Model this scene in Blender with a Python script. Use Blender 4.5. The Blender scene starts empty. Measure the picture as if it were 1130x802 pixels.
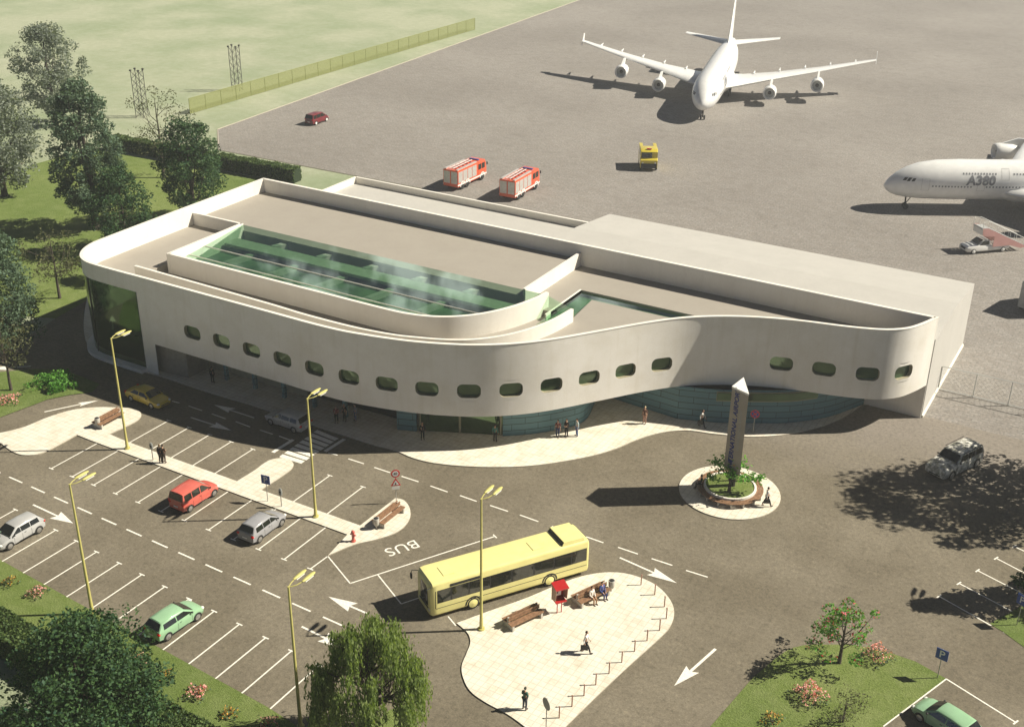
import bpy, bmesh, math, random
import numpy as np
from mathutils import Vector, Matrix
from mathutils.geometry import tessellate_polygon

random.seed(7)
RNG = np.random.default_rng(7)
scene = bpy.context.scene
COL = scene.collection
PI = math.pi
rad = math.radians

# ------------------------------------------------------------------ camera
CAM_H = 52.0
F_PX = 1302.0
ROT = np.array([[0.8642, -0.2288, 0.4482], [0.5031, 0.3726, -0.7798], [0.0114, 0.8993, 0.4371]])
U_, S_, Vt_ = np.linalg.svd(ROT)
ROT = U_ @ Vt_
cam_data = bpy.data.cameras.new('camera')
cam = bpy.data.objects.new('camera', cam_data)
COL.objects.link(cam)
cam.matrix_world = Matrix([list(ROT[0]) + [0], list(ROT[1]) + [0], list(ROT[2]) + [CAM_H], [0, 0, 0, 1]])
cam_data.sensor_width = 36
cam_data.lens = 36 * F_PX / 1130
cam_data.clip_start = 1
cam_data.clip_end = 3000
scene.camera = cam


def ray(px, py):
    return ROT @ np.array([px - 565.0, -(py - 401.0), -F_PX])


def G(px, py, z=0.0):
    """surveying helper: the point at height z seen along one sight line"""
    r = ray(px, py)
    t = (z - CAM_H) / r[2]
    return (float(r[0] * t), float(r[1] * t))


# ------------------------------------------------------------------ materials
def new_mat(name):
    m = bpy.data.materials.new(name)
    m.use_nodes = True
    nt = m.node_tree
    return m, nt, nt.nodes['Principled BSDF']


def plain(name, col, rough=0.6, metal=0.0, vary=0.12, scale=3.0, spec=0.4, bump=0.0, emit=0):
    """base colour with a soft procedural mottling so that nothing is perfectly flat"""
    m, nt, b = new_mat(name)
    b.inputs['Roughness'].default_value = rough
    b.inputs['Metallic'].default_value = metal
    b.inputs['Specular IOR Level'].default_value = spec
    tc = nt.nodes.new('ShaderNodeTexCoord')
    n = nt.nodes.new('ShaderNodeTexNoise')
    n.inputs['Scale'].default_value = scale
    n.inputs['Detail'].default_value = 6
    nt.links.new(tc.outputs['Object'], n.inputs['Vector'])
    r = nt.nodes.new('ShaderNodeValToRGB')
    c = np.array(col)
    r.color_ramp.elements[0].position = 0.3
    r.color_ramp.elements[1].position = 0.7
    r.color_ramp.elements[0].color = (*np.clip(c * (1 - vary), 0, 1), 1)
    r.color_ramp.elements[1].color = (*np.clip(c * (1 + vary), 0, 1), 1)
    nt.links.new(n.outputs['Fac'], r.inputs['Fac'])
    nt.links.new(r.outputs['Color'], b.inputs['Base Color'])
    if bump:
        bp = nt.nodes.new('ShaderNodeBump')
        bp.inputs['Strength'].default_value = bump
        bp.inputs['Distance'].default_value = 0.05
        nt.links.new(n.outputs['Fac'], bp.inputs['Height'])
        nt.links.new(bp.outputs['Normal'], b.inputs['Normal'])
    return m


def paint(name, col, rough=0.28, coat=0.5, vary=0.05):
    m = plain(name, col, rough, 0, vary, 1.3)
    b = m.node_tree.nodes['Principled BSDF']
    b.inputs['Coat Weight'].default_value = coat
    b.inputs['Coat Roughness'].default_value = 0.08
    return m


def mixcol(nt, a, b, fac, mode='MIX'):
    n = nt.nodes.new('ShaderNodeMix')
    n.data_type = 'RGBA'
    n.blend_type = mode
    for k, v in ((6, a), (7, b)):
        if isinstance(v, tuple):
            n.inputs[k].default_value = (*v, 1)
        else:
            nt.links.new(v, n.inputs[k])
    if isinstance(fac, (int, float)):
        n.inputs[0].default_value = fac
    else:
        nt.links.new(fac, n.inputs[0])
    return n.outputs[2]


def noise(nt, vec, scale, detail=5, rough=0.55):
    n = nt.nodes.new('ShaderNodeTexNoise')
    n.inputs['Scale'].default_value = scale
    n.inputs['Detail'].default_value = detail
    n.inputs['Roughness'].default_value = rough
    nt.links.new(vec, n.inputs['Vector'])
    return n.outputs['Fac']


def ramp(nt, fac, p0, p1, c0=(0, 0, 0), c1=(1, 1, 1)):
    r = nt.nodes.new('ShaderNodeValToRGB')
    r.color_ramp.elements[0].position = p0
    r.color_ramp.elements[1].position = p1
    r.color_ramp.elements[0].color = (*c0, 1)
    r.color_ramp.elements[1].color = (*c1, 1)
    nt.links.new(fac, r.inputs['Fac'])
    return r.outputs['Color']


def objvec(nt, sc=(1, 1, 1), rot=0.0):
    tc = nt.nodes.new('ShaderNodeTexCoord')
    mp = nt.nodes.new('ShaderNodeMapping')
    mp.inputs['Scale'].default_value = sc
    mp.inputs['Rotation'].default_value = (0, 0, rot)
    nt.links.new(tc.outputs['Object'], mp.inputs['Vector'])
    return mp.outputs['Vector']


def add_bump(nt, b, h, strength, dist=0.03):
    bp = nt.nodes.new('ShaderNodeBump')
    bp.inputs['Strength'].default_value = strength
    bp.inputs['Distance'].default_value = dist
    nt.links.new(h, bp.inputs['Height'])
    nt.links.new(bp.outputs['Normal'], b.inputs['Normal'])


def ground_mat(name, c0, c1, fine=9.0, mid=0.9, big=0.12, rough=0.92, worn=0.25, cracks=True, brick=None):
    m, nt, b = new_mat(name)
    b.inputs['Roughness'].default_value = rough
    b.inputs['Specular IOR Level'].default_value = 0.15
    v = objvec(nt)
    nb = noise(nt, v, big, 3)
    nm = noise(nt, v, mid, 6, 0.65)
    nf = noise(nt, v, fine, 3, 0.8)
    col = mixcol(nt, c0, c1, ramp(nt, nb, 0.35, 0.68))
    col = mixcol(nt, col, mixcol(nt, col, (0.5, 0.5, 0.5), 1.0, 'MULTIPLY'), ramp(nt, nm, 0.5, 0.78, (0, 0, 0), (worn * 1.6,) * 3))
    col = mixcol(nt, col, mixcol(nt, col, (1.7, 1.65, 1.55), 1.0, 'MULTIPLY'), ramp(nt, nf, 0.42, 0.75, (0, 0, 0), (0.75,) * 3))
    if cracks:
        wv = nt.nodes.new('ShaderNodeTexVoronoi')
        wv.feature = 'DISTANCE_TO_EDGE'
        wv.inputs['Scale'].default_value = 0.22
        nt.links.new(mixcol(nt, v, noise_col(nt, v, 0.5), 0.5, 'ADD'), wv.inputs['Vector'])
        cr = ramp(nt, wv.outputs['Distance'], 0.0, 0.006, (0.22,) * 3, (0, 0, 0))
        col = mixcol(nt, col, mixcol(nt, col, (0.4, 0.4, 0.4), 1.0, 'MULTIPLY'), cr)
    if brick:
        sc, mort = brick
        br = nt.nodes.new('ShaderNodeTexBrick')
        br.inputs['Scale'].default_value = sc
        br.inputs['Mortar Size'].default_value = mort
        br.inputs['Color1'].default_value = (1, 1, 1, 1)
        br.inputs['Color2'].default_value = (0.88, 0.86, 0.84, 1)
        br.inputs['Mortar'].default_value = (0.78, 0.77, 0.76, 1)
        nt.links.new(v, br.inputs['Vector'])
        col = mixcol(nt, col, br.outputs['Color'], 1.0, 'MULTIPLY')
    if name == 'asphalt':
        sp = nt.nodes.new('ShaderNodeSeparateXYZ')
        nt.links.new(v, sp.inputs[0])
        mr = nt.nodes.new('ShaderNodeMapRange')
        mr.inputs['From Min'].default_value = 86
        mr.inputs['From Max'].default_value = 104
        nt.links.new(sp.outputs[1], mr.inputs['Value'])
        n3 = noise(nt, v, 0.25, 5)
        ad = nt.nodes.new('ShaderNodeMath')
        ad.operation = 'MULTIPLY_ADD'
        nt.links.new(n3, ad.inputs[0])
        ad.inputs[1].default_value = 0.5
        nt.links.new(mr.outputs[0], ad.inputs[2])
        f = ramp(nt, ad.outputs[0], 0.35, 1.2)
        col = mixcol(nt, col, mixcol(nt, (0.215, 0.19, 0.16), (0.26, 0.232, 0.2), nm), f)
    ng = noise(nt, v, 3.2, 5, 0.75)
    col = mixcol(nt, col, mixcol(nt, col, (0.55, 0.55, 0.55), 1.0, 'MULTIPLY'), ramp(nt, ng, 0.3, 0.5, (0.85,) * 3, (0, 0, 0)))
    col = mixcol(nt, col, mixcol(nt, col, (1.5, 1.48, 1.42), 1.0, 'MULTIPLY'), ramp(nt, ng, 0.55, 0.72, (0, 0, 0), (0.8,) * 3))
    nt.links.new(col, b.inputs['Base Color'])
    add_bump(nt, b, nf, 0.35, 0.02)
    return m


def noise_col(nt, v, scale):
    n = nt.nodes.new('ShaderNodeTexNoise')
    n.inputs['Scale'].default_value = scale
    nt.links.new(v, n.inputs['Vector'])
    return n.outputs['Color']


def grass_mat(name, dark, light, dry):
    m, nt, b = new_mat(name)
    b.inputs['Roughness'].default_value = 0.95
    b.inputs['Specular IOR Level'].default_value = 0.1
    v = objvec(nt)
    nb = noise(nt, v, 0.05, 4)
    nm = noise(nt, v, 0.6, 6, 0.7)
    nf = noise(nt, v, 7, 4, 0.85)
    col = mixcol(nt, dark, light, ramp(nt, nf, 0.36, 0.68))
    col = mixcol(nt, col, dry, ramp(nt, nm, 0.42, 0.75, (0, 0, 0), (0.55,) * 3))
    col = mixcol(nt, col, mixcol(nt, col, (0.72, 0.8, 0.7), 1.0, 'MULTIPLY'), ramp(nt, nb, 0.4, 0.65))
    nt.links.new(col, b.inputs['Base Color'])
    add_bump(nt, b, nf, 1.0, 0.12)
    return m


def tile_mat(name, base, mortar, sx, sy, rot=0.0):
    m, nt, b = new_mat(name)
    b.inputs['Roughness'].default_value = 0.85
    b.inputs['Specular IOR Level'].default_value = 0.2
    v = objvec(nt, (1, 1, 1), rot)
    br = nt.nodes.new('ShaderNodeTexBrick')
    br.offset = 0.0
    br.squash = 1.0
    br.inputs['Scale'].default_value = 1.0
    br.inputs['Brick Width'].default_value = sx
    br.inputs['Row Height'].default_value = sy
    br.inputs['Mortar Size'].default_value = 0.035
    br.inputs['Mortar Smooth'].default_value = 0.3
    c = np.array(base)
    br.inputs['Color1'].default_value = (*c, 1)
    br.inputs['Color2'].default_value = (*(c * 0.93), 1)
    br.inputs['Mortar'].default_value = (*mortar, 1)
    nt.links.new(v, br.inputs['Vector'])
    nm = noise(nt, v, 0.8, 6, 0.7)
    nf = noise(nt, v, 14, 2)
    col = mixcol(nt, br.outputs['Color'], mixcol(nt, br.outputs['Color'], (0.8, 0.76, 0.68), 1.0, 'MULTIPLY'), ramp(nt, nm, 0.45, 0.75))
    col = mixcol(nt, col, (0.9, 0.88, 0.84), 0.25, 'MULTIPLY')
    nt.links.new(col, b.inputs['Base Color'])
    add_bump(nt, b, nf, 0.15, 0.01)
    return m


def plaster_mat(name, base, stain, bump=0.25):
    m, nt, b = new_mat(name)
    b.inputs['Roughness'].default_value = 0.75
    b.inputs['Specular IOR Level'].default_value = 0.25
    v = objvec(nt)
    nm = noise(nt, v, 0.35, 7, 0.65)
    nf = noise(nt, v, 22, 3, 0.8)
    streak = noise(nt, objvec(nt, (1.6, 1.6, 0.12)), 1.0, 5)
    col = mixcol(nt, base, stain, ramp(nt, nm, 0.42, 0.8, (0, 0, 0), (0.6,) * 3))
    col = mixcol(nt, col, stain, ramp(nt, streak, 0.52, 0.8, (0, 0, 0), (0.4,) * 3))
    col = mixcol(nt, col, mixcol(nt, col, (0.86, 0.85, 0.83), 1.0, 'MULTIPLY'), ramp(nt, nf, 0.45, 0.7))
    nt.links.new(col, b.inputs['Base Color'])
    add_bump(nt, b, nf, bump, 0.02)
    return m


def panel_mat(name, base, row=0.62, joint=(0.02, 0.04, 0.05)):
    """coloured cladding boards with dark horizontal joints"""
    m, nt, b = new_mat(name)
    b.inputs['Roughness'].default_value = 0.55
    br = nt.nodes.new('ShaderNodeTexBrick')
    tc = nt.nodes.new('ShaderNodeTexCoord')
    sp = nt.nodes.new('ShaderNodeSeparateXYZ')
    cb = nt.nodes.new('ShaderNodeCombineXYZ')
    nt.links.new(tc.outputs['Object'], sp.inputs[0])
    ad = nt.nodes.new('ShaderNodeMath')
    nt.links.new(sp.outputs[0], ad.inputs[0])
    nt.links.new(sp.outputs[1], ad.inputs[1])
    nt.links.new(ad.outputs[0], cb.inputs[0])
    nt.links.new(sp.outputs[2], cb.inputs[1])
    br.inputs['Scale'].default_value = 1
    br.inputs['Brick Width'].default_value = 3.4
    br.inputs['Row Height'].default_value = row
    br.inputs['Mortar Size'].default_value = 0.03
    c = np.array(base)
    br.inputs['Color1'].default_value = (*c, 1)
    br.inputs['Color2'].default_value = (*(c * 0.85), 1)
    br.inputs['Mortar'].default_value = (*joint, 1)
    nt.links.new(cb.outputs[0], br.inputs['Vector'])
    nt.links.new(br.outputs['Color'], b.inputs['Base Color'])
    return m


def window_glass(name, tint, refl=0.45):
    m, nt, b = new_mat(name)
    v = objvec(nt)
    n = noise(nt, v, 0.7, 3)
    col = mixcol(nt, tuple(np.array(tint) * 0.7), tint, ramp(nt, n, 0.35, 0.7))
    nt.links.new(col, b.inputs['Base Color'])
    b.inputs['Roughness'].default_value = 0.06
    b.inputs['Metallic'].default_value = refl
    b.inputs['Specular IOR Level'].default_value = 0.9
    return m


def clear_glass(name, tint, refl=0.25, rough=0.03):
    m = bpy.data.materials.new(name)
    m.use_nodes = True
    nt = m.node_tree
    nt.nodes.clear()
    out = nt.nodes.new('ShaderNodeOutputMaterial')
    tr = nt.nodes.new('ShaderNodeBsdfTransparent')
    tr.inputs[0].default_value = (*tint, 1)
    gl = nt.nodes.new('ShaderNodeBsdfGlossy')
    gl.inputs[0].default_value = (0.8, 0.95, 0.88, 1)
    gl.inputs['Roughness'].default_value = rough
    lw = nt.nodes.new('ShaderNodeLayerWeight')
    lw.inputs[0].default_value = 0.5
    pw = nt.nodes.new('ShaderNodeMath')
    pw.operation = 'POWER'
    pw.inputs[1].default_value = 3.0
    nt.links.new(lw.outputs['Facing'], pw.inputs[0])
    ad = nt.nodes.new('ShaderNodeMath')
    ad.inputs[1].default_value = refl
    nt.links.new(pw.outputs[0], ad.inputs[0])
    mx = nt.nodes.new('ShaderNodeMixShader')
    nt.links.new(ad.outputs[0], mx.inputs[0])
    nt.links.new(tr.outputs[0], mx.inputs[1])
    nt.links.new(gl.outputs[0], mx.inputs[2])
    nt.links.new(mx.outputs[0], out.inputs[0])
    return m


def leaf_mat(name, cols, translucent=0.25):
    m, nt, b = new_mat(name)
    nt.nodes.remove(b)
    out = nt.nodes['Material Output']
    geo = nt.nodes.new('ShaderNodeNewGeometry')
    r = nt.nodes.new('ShaderNodeValToRGB')
    el = r.color_ramp.elements
    el[0].color = (*cols[0], 1)
    el[1].color = (*cols[-1], 1)
    for i, c in enumerate(cols[1:-1]):
        e = el.new((i + 1) / (len(cols) - 1))
        e.color = (*c, 1)
    nt.links.new(geo.outputs['Random Per Island'], r.inputs['Fac'])
    d = nt.nodes.new('ShaderNodeBsdfDiffuse')
    t = nt.nodes.new('ShaderNodeBsdfTranslucent')
    g = nt.nodes.new('ShaderNodeBsdfGlossy')
    g.inputs['Roughness'].default_value = 0.7
    nt.links.new(r.outputs[0], d.inputs[0])
    nt.links.new(mixcol(nt, r.outputs[0], (1.4, 1.5, 0.6), 1.0, 'MULTIPLY'), t.inputs[0])
    m1 = nt.nodes.new('ShaderNodeMixShader')
    m1.inputs[0].default_value = translucent
    nt.links.new(d.outputs[0], m1.inputs[1])
    nt.links.new(t.outputs[0], m1.inputs[2])
    m2 = nt.nodes.new('ShaderNodeMixShader')
    m2.inputs[0].default_value = 0.025
    nt.links.new(m1.outputs[0], m2.inputs[1])
    nt.links.new(g.outputs[0], m2.inputs[2])
    nt.links.new(m2.outputs[0], out.inputs[0])
    return m


M = dict(
    asphalt=ground_mat('asphalt', (0.14, 0.122, 0.09), (0.19, 0.168, 0.128)),
    apron=ground_mat('apron_paving', (0.232, 0.218, 0.203), (0.285, 0.27, 0.253), fine=4, mid=0.5, big=0.03, brick=(0.5, 0.02), cracks=False),
    grass=grass_mat('grass', (0.32, 0.35, 0.23), (0.46, 0.48, 0.34), (0.52, 0.53, 0.42)),  # far field grass, with pale distance haze put into its colour
    lawn=grass_mat('lawn', (0.11, 0.155, 0.035), (0.24, 0.3, 0.09), (0.31, 0.34, 0.15)),
    tile=tile_mat('cream_paving', (0.78, 0.735, 0.63), (0.62, 0.575, 0.48), 0.5, 0.5),
    kerb=plain('kerb_stone', (0.42, 0.38, 0.3), 0.85),
    line=plain('road_paint', (0.8, 0.77, 0.68), 0.7, vary=0.15, scale=6),
    plaster=plaster_mat('white_render', (0.88, 0.85, 0.79), (0.7, 0.65, 0.54)),
    plaster2=plaster_mat('parapet_render', (0.82, 0.79, 0.72), (0.7, 0.66, 0.58), 0.1),
    roof=plaster_mat('roof_membrane', (0.36, 0.33, 0.285), (0.31, 0.28, 0.24), 0.1),
    roofpale=plaster_mat('annex_roof', (0.5, 0.485, 0.45), (0.42, 0.41, 0.38), 0.1),
    teal=panel_mat('teal_cladding', (0.11, 0.235, 0.265)),
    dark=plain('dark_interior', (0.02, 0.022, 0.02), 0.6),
    darkgreen=plain('dark_green_floor', (0.15, 0.22, 0.13), 0.6, vary=0.35, scale=0.4),
    beige=plain('beige_interior', (0.38, 0.36, 0.26), 0.7),
    inner=plain('gallery_concrete', (0.5, 0.5, 0.42), 0.7),
    winglass=window_glass('green_window_glass', (0.08, 0.15, 0.07)),
    bigglass=window_glass('dark_green_glazing', (0.1, 0.17, 0.08), 0.75),
    carglass=window_glass('car_glass', (0.025, 0.028, 0.022), 0.2),
    skyglass=clear_glass('skylight_glass', (0.5, 0.7, 0.52), 0.2, 0.03),
    screenglass=clear_glass('green_screen_glass', (0.6, 0.8, 0.62), 0.05),
    mullion=plain('mullion', (0.33, 0.3, 0.2), 0.5),
    white=paint('white_paint', (0.78, 0.77, 0.73)),
    plane=paint('airliner_white', (0.8, 0.8, 0.78), 0.35, 0.3),
    planegrey=plain('airliner_grey', (0.38, 0.39, 0.38), 0.45),
    panelline=plain('door_outline', (0.5, 0.5, 0.48), 0.5),
    letters=plain('grey_letters', (0.2, 0.205, 0.22), 0.5),
    greywall=plain('grey_render', (0.3, 0.27, 0.22), 0.8),  # return wall, a darker grey than the white render
    steel=plain('steel', (0.4, 0.4, 0.38), 0.4, 0.6),
    chrome=plain('alloy', (0.45, 0.44, 0.42), 0.35, 0.7),
    darkmetal=plain('dark_metal', (0.05, 0.045, 0.04), 0.5, 0.3),
    rubber=plain('tyre_rubber', (0.025, 0.024, 0.022), 0.85),
    black=plain('black_trim', (0.02, 0.02, 0.02), 0.55),
    lampyellow=plain('lamp_yellow', (0.5, 0.46, 0.15), 0.45, vary=0.08),
    busyellow=paint('bus_yellow', (0.8, 0.74, 0.3), 0.35, 0.35),
    red=paint('car_red', (0.58, 0.12, 0.09)),
    darkred=paint('dark_red', (0.16, 0.016, 0.02)),
    green=paint('car_green', (0.28, 0.47, 0.28)),
    silver=paint('car_silver', (0.3, 0.3, 0.31)),
    silverwhite=paint('car_silver_white', (0.42, 0.42, 0.41)),
    grey=paint('car_grey', (0.4, 0.4, 0.38)),
    yellow=paint('car_yellow', (0.6, 0.45, 0.05)),
    loader=paint('machine_yellow', (0.62, 0.5, 0.05)),
    firered=paint('fire_engine_red', (0.68, 0.1, 0.035)),
    shutter=plain('roller_shutter', (0.55, 0.53, 0.5), 0.4, 0.3),
    taillight=plain('tail_lamp', (0.6, 0.015, 0.01), 0.25),
    headlight=plain('head_lamp', (0.75, 0.75, 0.7), 0.15),
    cream=plain('cream_interior', (0.62, 0.5, 0.32), 0.7),
    wood=plain('bench_wood', (0.24, 0.135, 0.075), 0.65, vary=0.3, scale=5),
    benchgrey=plain('bench_concrete', (0.45, 0.43, 0.38), 0.8),
    signblue=plain('sign_blue', (0.03, 0.08, 0.32), 0.4, vary=0.03),
    signred=plain('sign_red', (0.62, 0.03, 0.03), 0.4, vary=0.03),
    signwhite=plain('sign_white', (0.78, 0.78, 0.74), 0.4, vary=0.03),
    signback=plain('sign_back', (0.3, 0.31, 0.29), 0.5, 0.3),
    totem=plain('totem_cladding', (0.36, 0.32, 0.26), 0.5, vary=0.08, scale=1),
    totemtop=plain('totem_cap', (0.82, 0.8, 0.74), 0.5),
    totemblue=plain('totem_letters', (0.012, 0.03, 0.2), 0.4),
    kioskred=paint('kiosk_red', (0.42, 0.02, 0.02)),
    kioskside=plain('kiosk_side', (0.36, 0.2, 0.14), 0.5),
    pink=paint('faded_pink', (0.66, 0.36, 0.33), 0.5, 0.1),
    bark=plain('bark', (0.07, 0.055, 0.042), 0.9, vary=0.4, scale=6, bump=0.6),
    fence_green=plain('fence_mesh', (0.24, 0.26, 0.09), 0.8),
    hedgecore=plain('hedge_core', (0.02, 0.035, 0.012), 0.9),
    skin=plain('skin', (0.5, 0.3, 0.2), 0.6, vary=0.05),
    leaf_dark=leaf_mat('leaf_dark', [(0.018, 0.05, 0.016), (0.035, 0.085, 0.02), (0.06, 0.12, 0.03), (0.025, 0.075, 0.04)]),
    leaf_mid=leaf_mat('leaf_mid', [(0.05, 0.085, 0.04), (0.08, 0.13, 0.07), (0.12, 0.18, 0.1), (0.07, 0.125, 0.09)]),
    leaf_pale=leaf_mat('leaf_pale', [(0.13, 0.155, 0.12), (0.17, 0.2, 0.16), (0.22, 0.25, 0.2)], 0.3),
    leaf_sparse=leaf_mat('leaf_sparse', [(0.08, 0.085, 0.03), (0.12, 0.13, 0.05), (0.07, 0.07, 0.04)]),
    leaf_willow=leaf_mat('leaf_willow', [(0.09, 0.14, 0.03), (0.2, 0.27, 0.08), (0.28, 0.34, 0.13), (0.13, 0.19, 0.05)], 0.4),
    leaf_bright=leaf_mat('leaf_bright', [(0.07, 0.22, 0.025), (0.16, 0.38, 0.05), (0.05, 0.17, 0.025)], 0.35),
    leaf_hedge=leaf_mat('leaf_hedge', [(0.03, 0.06, 0.015), (0.07, 0.12, 0.03), (0.12, 0.17, 0.04)]),
    pinkflower=leaf_mat('pink_petals', [(0.7, 0.2, 0.2), (0.8, 0.36, 0.34), (0.85, 0.55, 0.5)]),
    roseflower=leaf_mat('rose_petals', [(0.6, 0.06, 0.1), (0.7, 0.15, 0.2)]),
    yellowflower=leaf_mat('yellow_petals', [(0.5, 0.4, 0.05), (0.6, 0.25, 0.06), (0.2, 0.25, 0.05)]),
    mesh=plain('galvanised_wire', (0.75, 0.74, 0.7), 0.5, 0.2),
)


def camo_mat():
    m, nt, b = new_mat('camouflage_paint')
    v = objvec(nt)
    n = noise(nt, v, 2.3, 4, 0.6)
    r = nt.nodes.new('ShaderNodeValToRGB')
    r.color_ramp.interpolation = 'CONSTANT'
    el = r.color_ramp.elements
    el[0].color = (0.1, 0.1, 0.08, 1)
    el[1].position = 0.55
    el[1].color = (0.8, 0.78, 0.7, 1)  # pale camouflage blotches, whitened to carry sun dapples in the paint
    e = el.new(0.37)
    e.color = (0.3, 0.3, 0.24, 1)
    e = el.new(0.46)
    e.color = (0.5, 0.49, 0.43, 1)
    nt.links.new(n, r.inputs['Fac'])
    nt.links.new(r.outputs[0], b.inputs['Base Color'])
    b.inputs['Roughness'].default_value = 0.45
    return m


M['camo'] = camo_mat()


# ------------------------------------------------------------------ mesh builder
class MB:
    def __init__(s):
        s.v, s.f, s.m, s.cur = [], [], [], 0

    def add(s, verts, faces, mat=None):
        o = len(s.v)
        s.v += [tuple(map(float, p)) for p in verts]
        for f in faces:
            s.f.append(tuple(i + o for i in f))
            s.m.append(s.cur if mat is None else mat)
        return s

    def box(s, c, d, rz=0.0, mat=None, taper=1.0):
        cx, cy, cz = c
        hx, hy, hz = d[0] / 2, d[1] / 2, d[2] / 2
        ca, sa = math.cos(rz), math.sin(rz)
        vs = []
        for z, k in ((-hz, 1), (hz, taper)):
            for x, y in ((-hx, -hy), (hx, -hy), (hx, hy), (-hx, hy)):
                x *= k
                y *= k
                vs.append((cx + x * ca - y * sa, cy + x * sa + y * ca, cz + z))
        return s.add(vs, [(0, 3, 2, 1), (4, 5, 6, 7), (0, 1, 5, 4), (1, 2, 6, 5), (2, 3, 7, 6), (3, 0, 4, 7)], mat)

    def tube(s, pts, r, n=8, mat=None, caps=True):
        pts = [Vector(p) for p in pts]
        rs = r if isinstance(r, (list, tuple)) else [r] * len(pts)
        rings = []
        up = None
        for i, p in enumerate(pts):
            d = (pts[min(i + 1, len(pts) - 1)] - pts[max(i - 1, 0)]).normalized()
            if up is None:
                up = Vector((0, 0, 1)) if abs(d.z) < 0.9 else Vector((1, 0, 0))
            a = d.cross(up).normalized()
            b = d.cross(a).normalized()
            up = -b if False else up
            rings.append([p + (a * math.cos(2 * PI * k / n) + b * math.sin(2 * PI * k / n)) * rs[i] for k in range(n)])
        return s.loft(rings, mat, caps)

    def loft(s, rings, mat=None, caps=True, close=True):
        n = len(rings[0])
        vs = [p for r in rings for p in r]
        fs = []
        for i in range(len(rings) - 1):
            for k in range(n if close else n - 1):
                k2 = (k + 1) % n
                fs.append((i * n + k, i * n + k2, (i + 1) * n + k2, (i + 1) * n + k))
        if caps:
            fs.append(tuple(range(n))[::-1])
            fs.append(tuple((len(rings) - 1) * n + k for k in range(n)))
        return s.add(vs, fs, mat)

    def poly(s, pts, z, mat=None, flip=False):
        tri = tessellate_polygon([[Vector((p[0], p[1], 0)) for p in pts]])
        fs = []
        for t in tri:
            a, b, c = (pts[i] for i in t)
            cr = (b[0] - a[0]) * (c[1] - a[1]) - (b[1] - a[1]) * (c[0] - a[0])
            t = tuple(t) if (cr > 0) != flip else tuple(t)[::-1]
            fs.append(t)
        return s.add([(p[0], p[1], z) for p in pts], fs, mat)

    def prism(s, pts, z0, z1, mat=None, top=None, bottom=True):
        area = sum(pts[i][0] * pts[(i + 1) % len(pts)][1] - pts[(i + 1) % len(pts)][0] * pts[i][1] for i in range(len(pts)))
        if area < 0:
            pts = list(pts)[::-1]
        n = len(pts)
        s.poly(pts, z1, top if top is not None else mat)
        if bottom:
            s.poly(pts, z0, mat, flip=True)
        s.add([(p[0], p[1], z0) for p in pts] + [(p[0], p[1], z1) for p in pts],
              [(i, (i + 1) % n, n + (i + 1) % n, n + i) for i in range(n)], mat)
        return s

    def ball(s, c, r, nu=12, nv=8, mat=None, fn=None):
        rx, ry, rz = r if isinstance(r, (tuple, list)) else (r, r, r)
        vs, fs = [], []
        for j in range(nv + 1):
            th = PI * j / nv
            for i in range(nu):
                ph = 2 * PI * i / nu
                p = (math.sin(th) * math.cos(ph), math.sin(th) * math.sin(ph), math.cos(th))
                if fn:
                    p = fn(p)
                vs.append((c[0] + rx * p[0], c[1] + ry * p[1], c[2] + rz * p[2]))
        for j in range(nv):
            for i in range(nu):
                i2 = (i + 1) % nu
                fs.append((j * nu + i, (j + 1) * nu + i, (j + 1) * nu + i2, j * nu + i2))
        return s.add(vs, fs, mat)

    def wheel(s, c, r, w, n=20, mat=None, axis='y'):
        prof = [(-w / 2, r * 0.86), (-w / 2 * 0.8, r * 0.97), (0, r), (w / 2 * 0.8, r * 0.97), (w / 2, r * 0.86)]
        rings = []
        for d, rr in prof:
            ring = []
            for k in range(n):
                a = 2 * PI * k / n
                if axis == 'y':
                    ring.append((c[0] + rr * math.cos(a), c[1] + d, c[2] + rr * math.sin(a)))
                else:
                    ring.append((c[0] + d, c[1] + rr * math.cos(a), c[2] + rr * math.sin(a)))
            rings.append(ring)
        return s.loft(rings, mat)

    def text(s, body, size, M4, extrude=0.004, bold=0.0, shear=0.0, width=1.0, fn=None, mat=None):
        cu = bpy.data.curves.new('lettering', 'FONT')
        cu.body = body
        cu.size = size
        cu.extrude = extrude
        cu.offset = bold
        cu.shear = shear
        cu.space_character = width
        cu.align_x = 'CENTER'
        cu.align_y = 'CENTER'
        cu.resolution_u = 4
        ob = bpy.data.objects.new('lettering', cu)
        COL.objects.link(ob)
        dg = bpy.context.evaluated_depsgraph_get()
        me = ob.evaluated_get(dg).to_mesh()
        if fn:
            bm = bmesh.new()
            bm.from_mesh(me)
            bmesh.ops.triangulate(bm, faces=bm.faces)
            bmesh.ops.subdivide_edges(bm, edges=bm.edges, cuts=3, use_grid_fill=True)
            me = bpy.data.meshes.new('tmp')
            bm.to_mesh(me)
            bm.free()
        vs = [M4 @ v.co for v in me.vertices]
        if fn:
            vs = [fn(v) for v in vs]
        fs = [tuple(p.vertices) for p in me.polygons]
        ob.evaluated_get(dg).to_mesh_clear()
        bpy.data.objects.remove(ob)
        bpy.data.curves.remove(cu)
        return s.add(vs, fs, mat)

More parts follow.
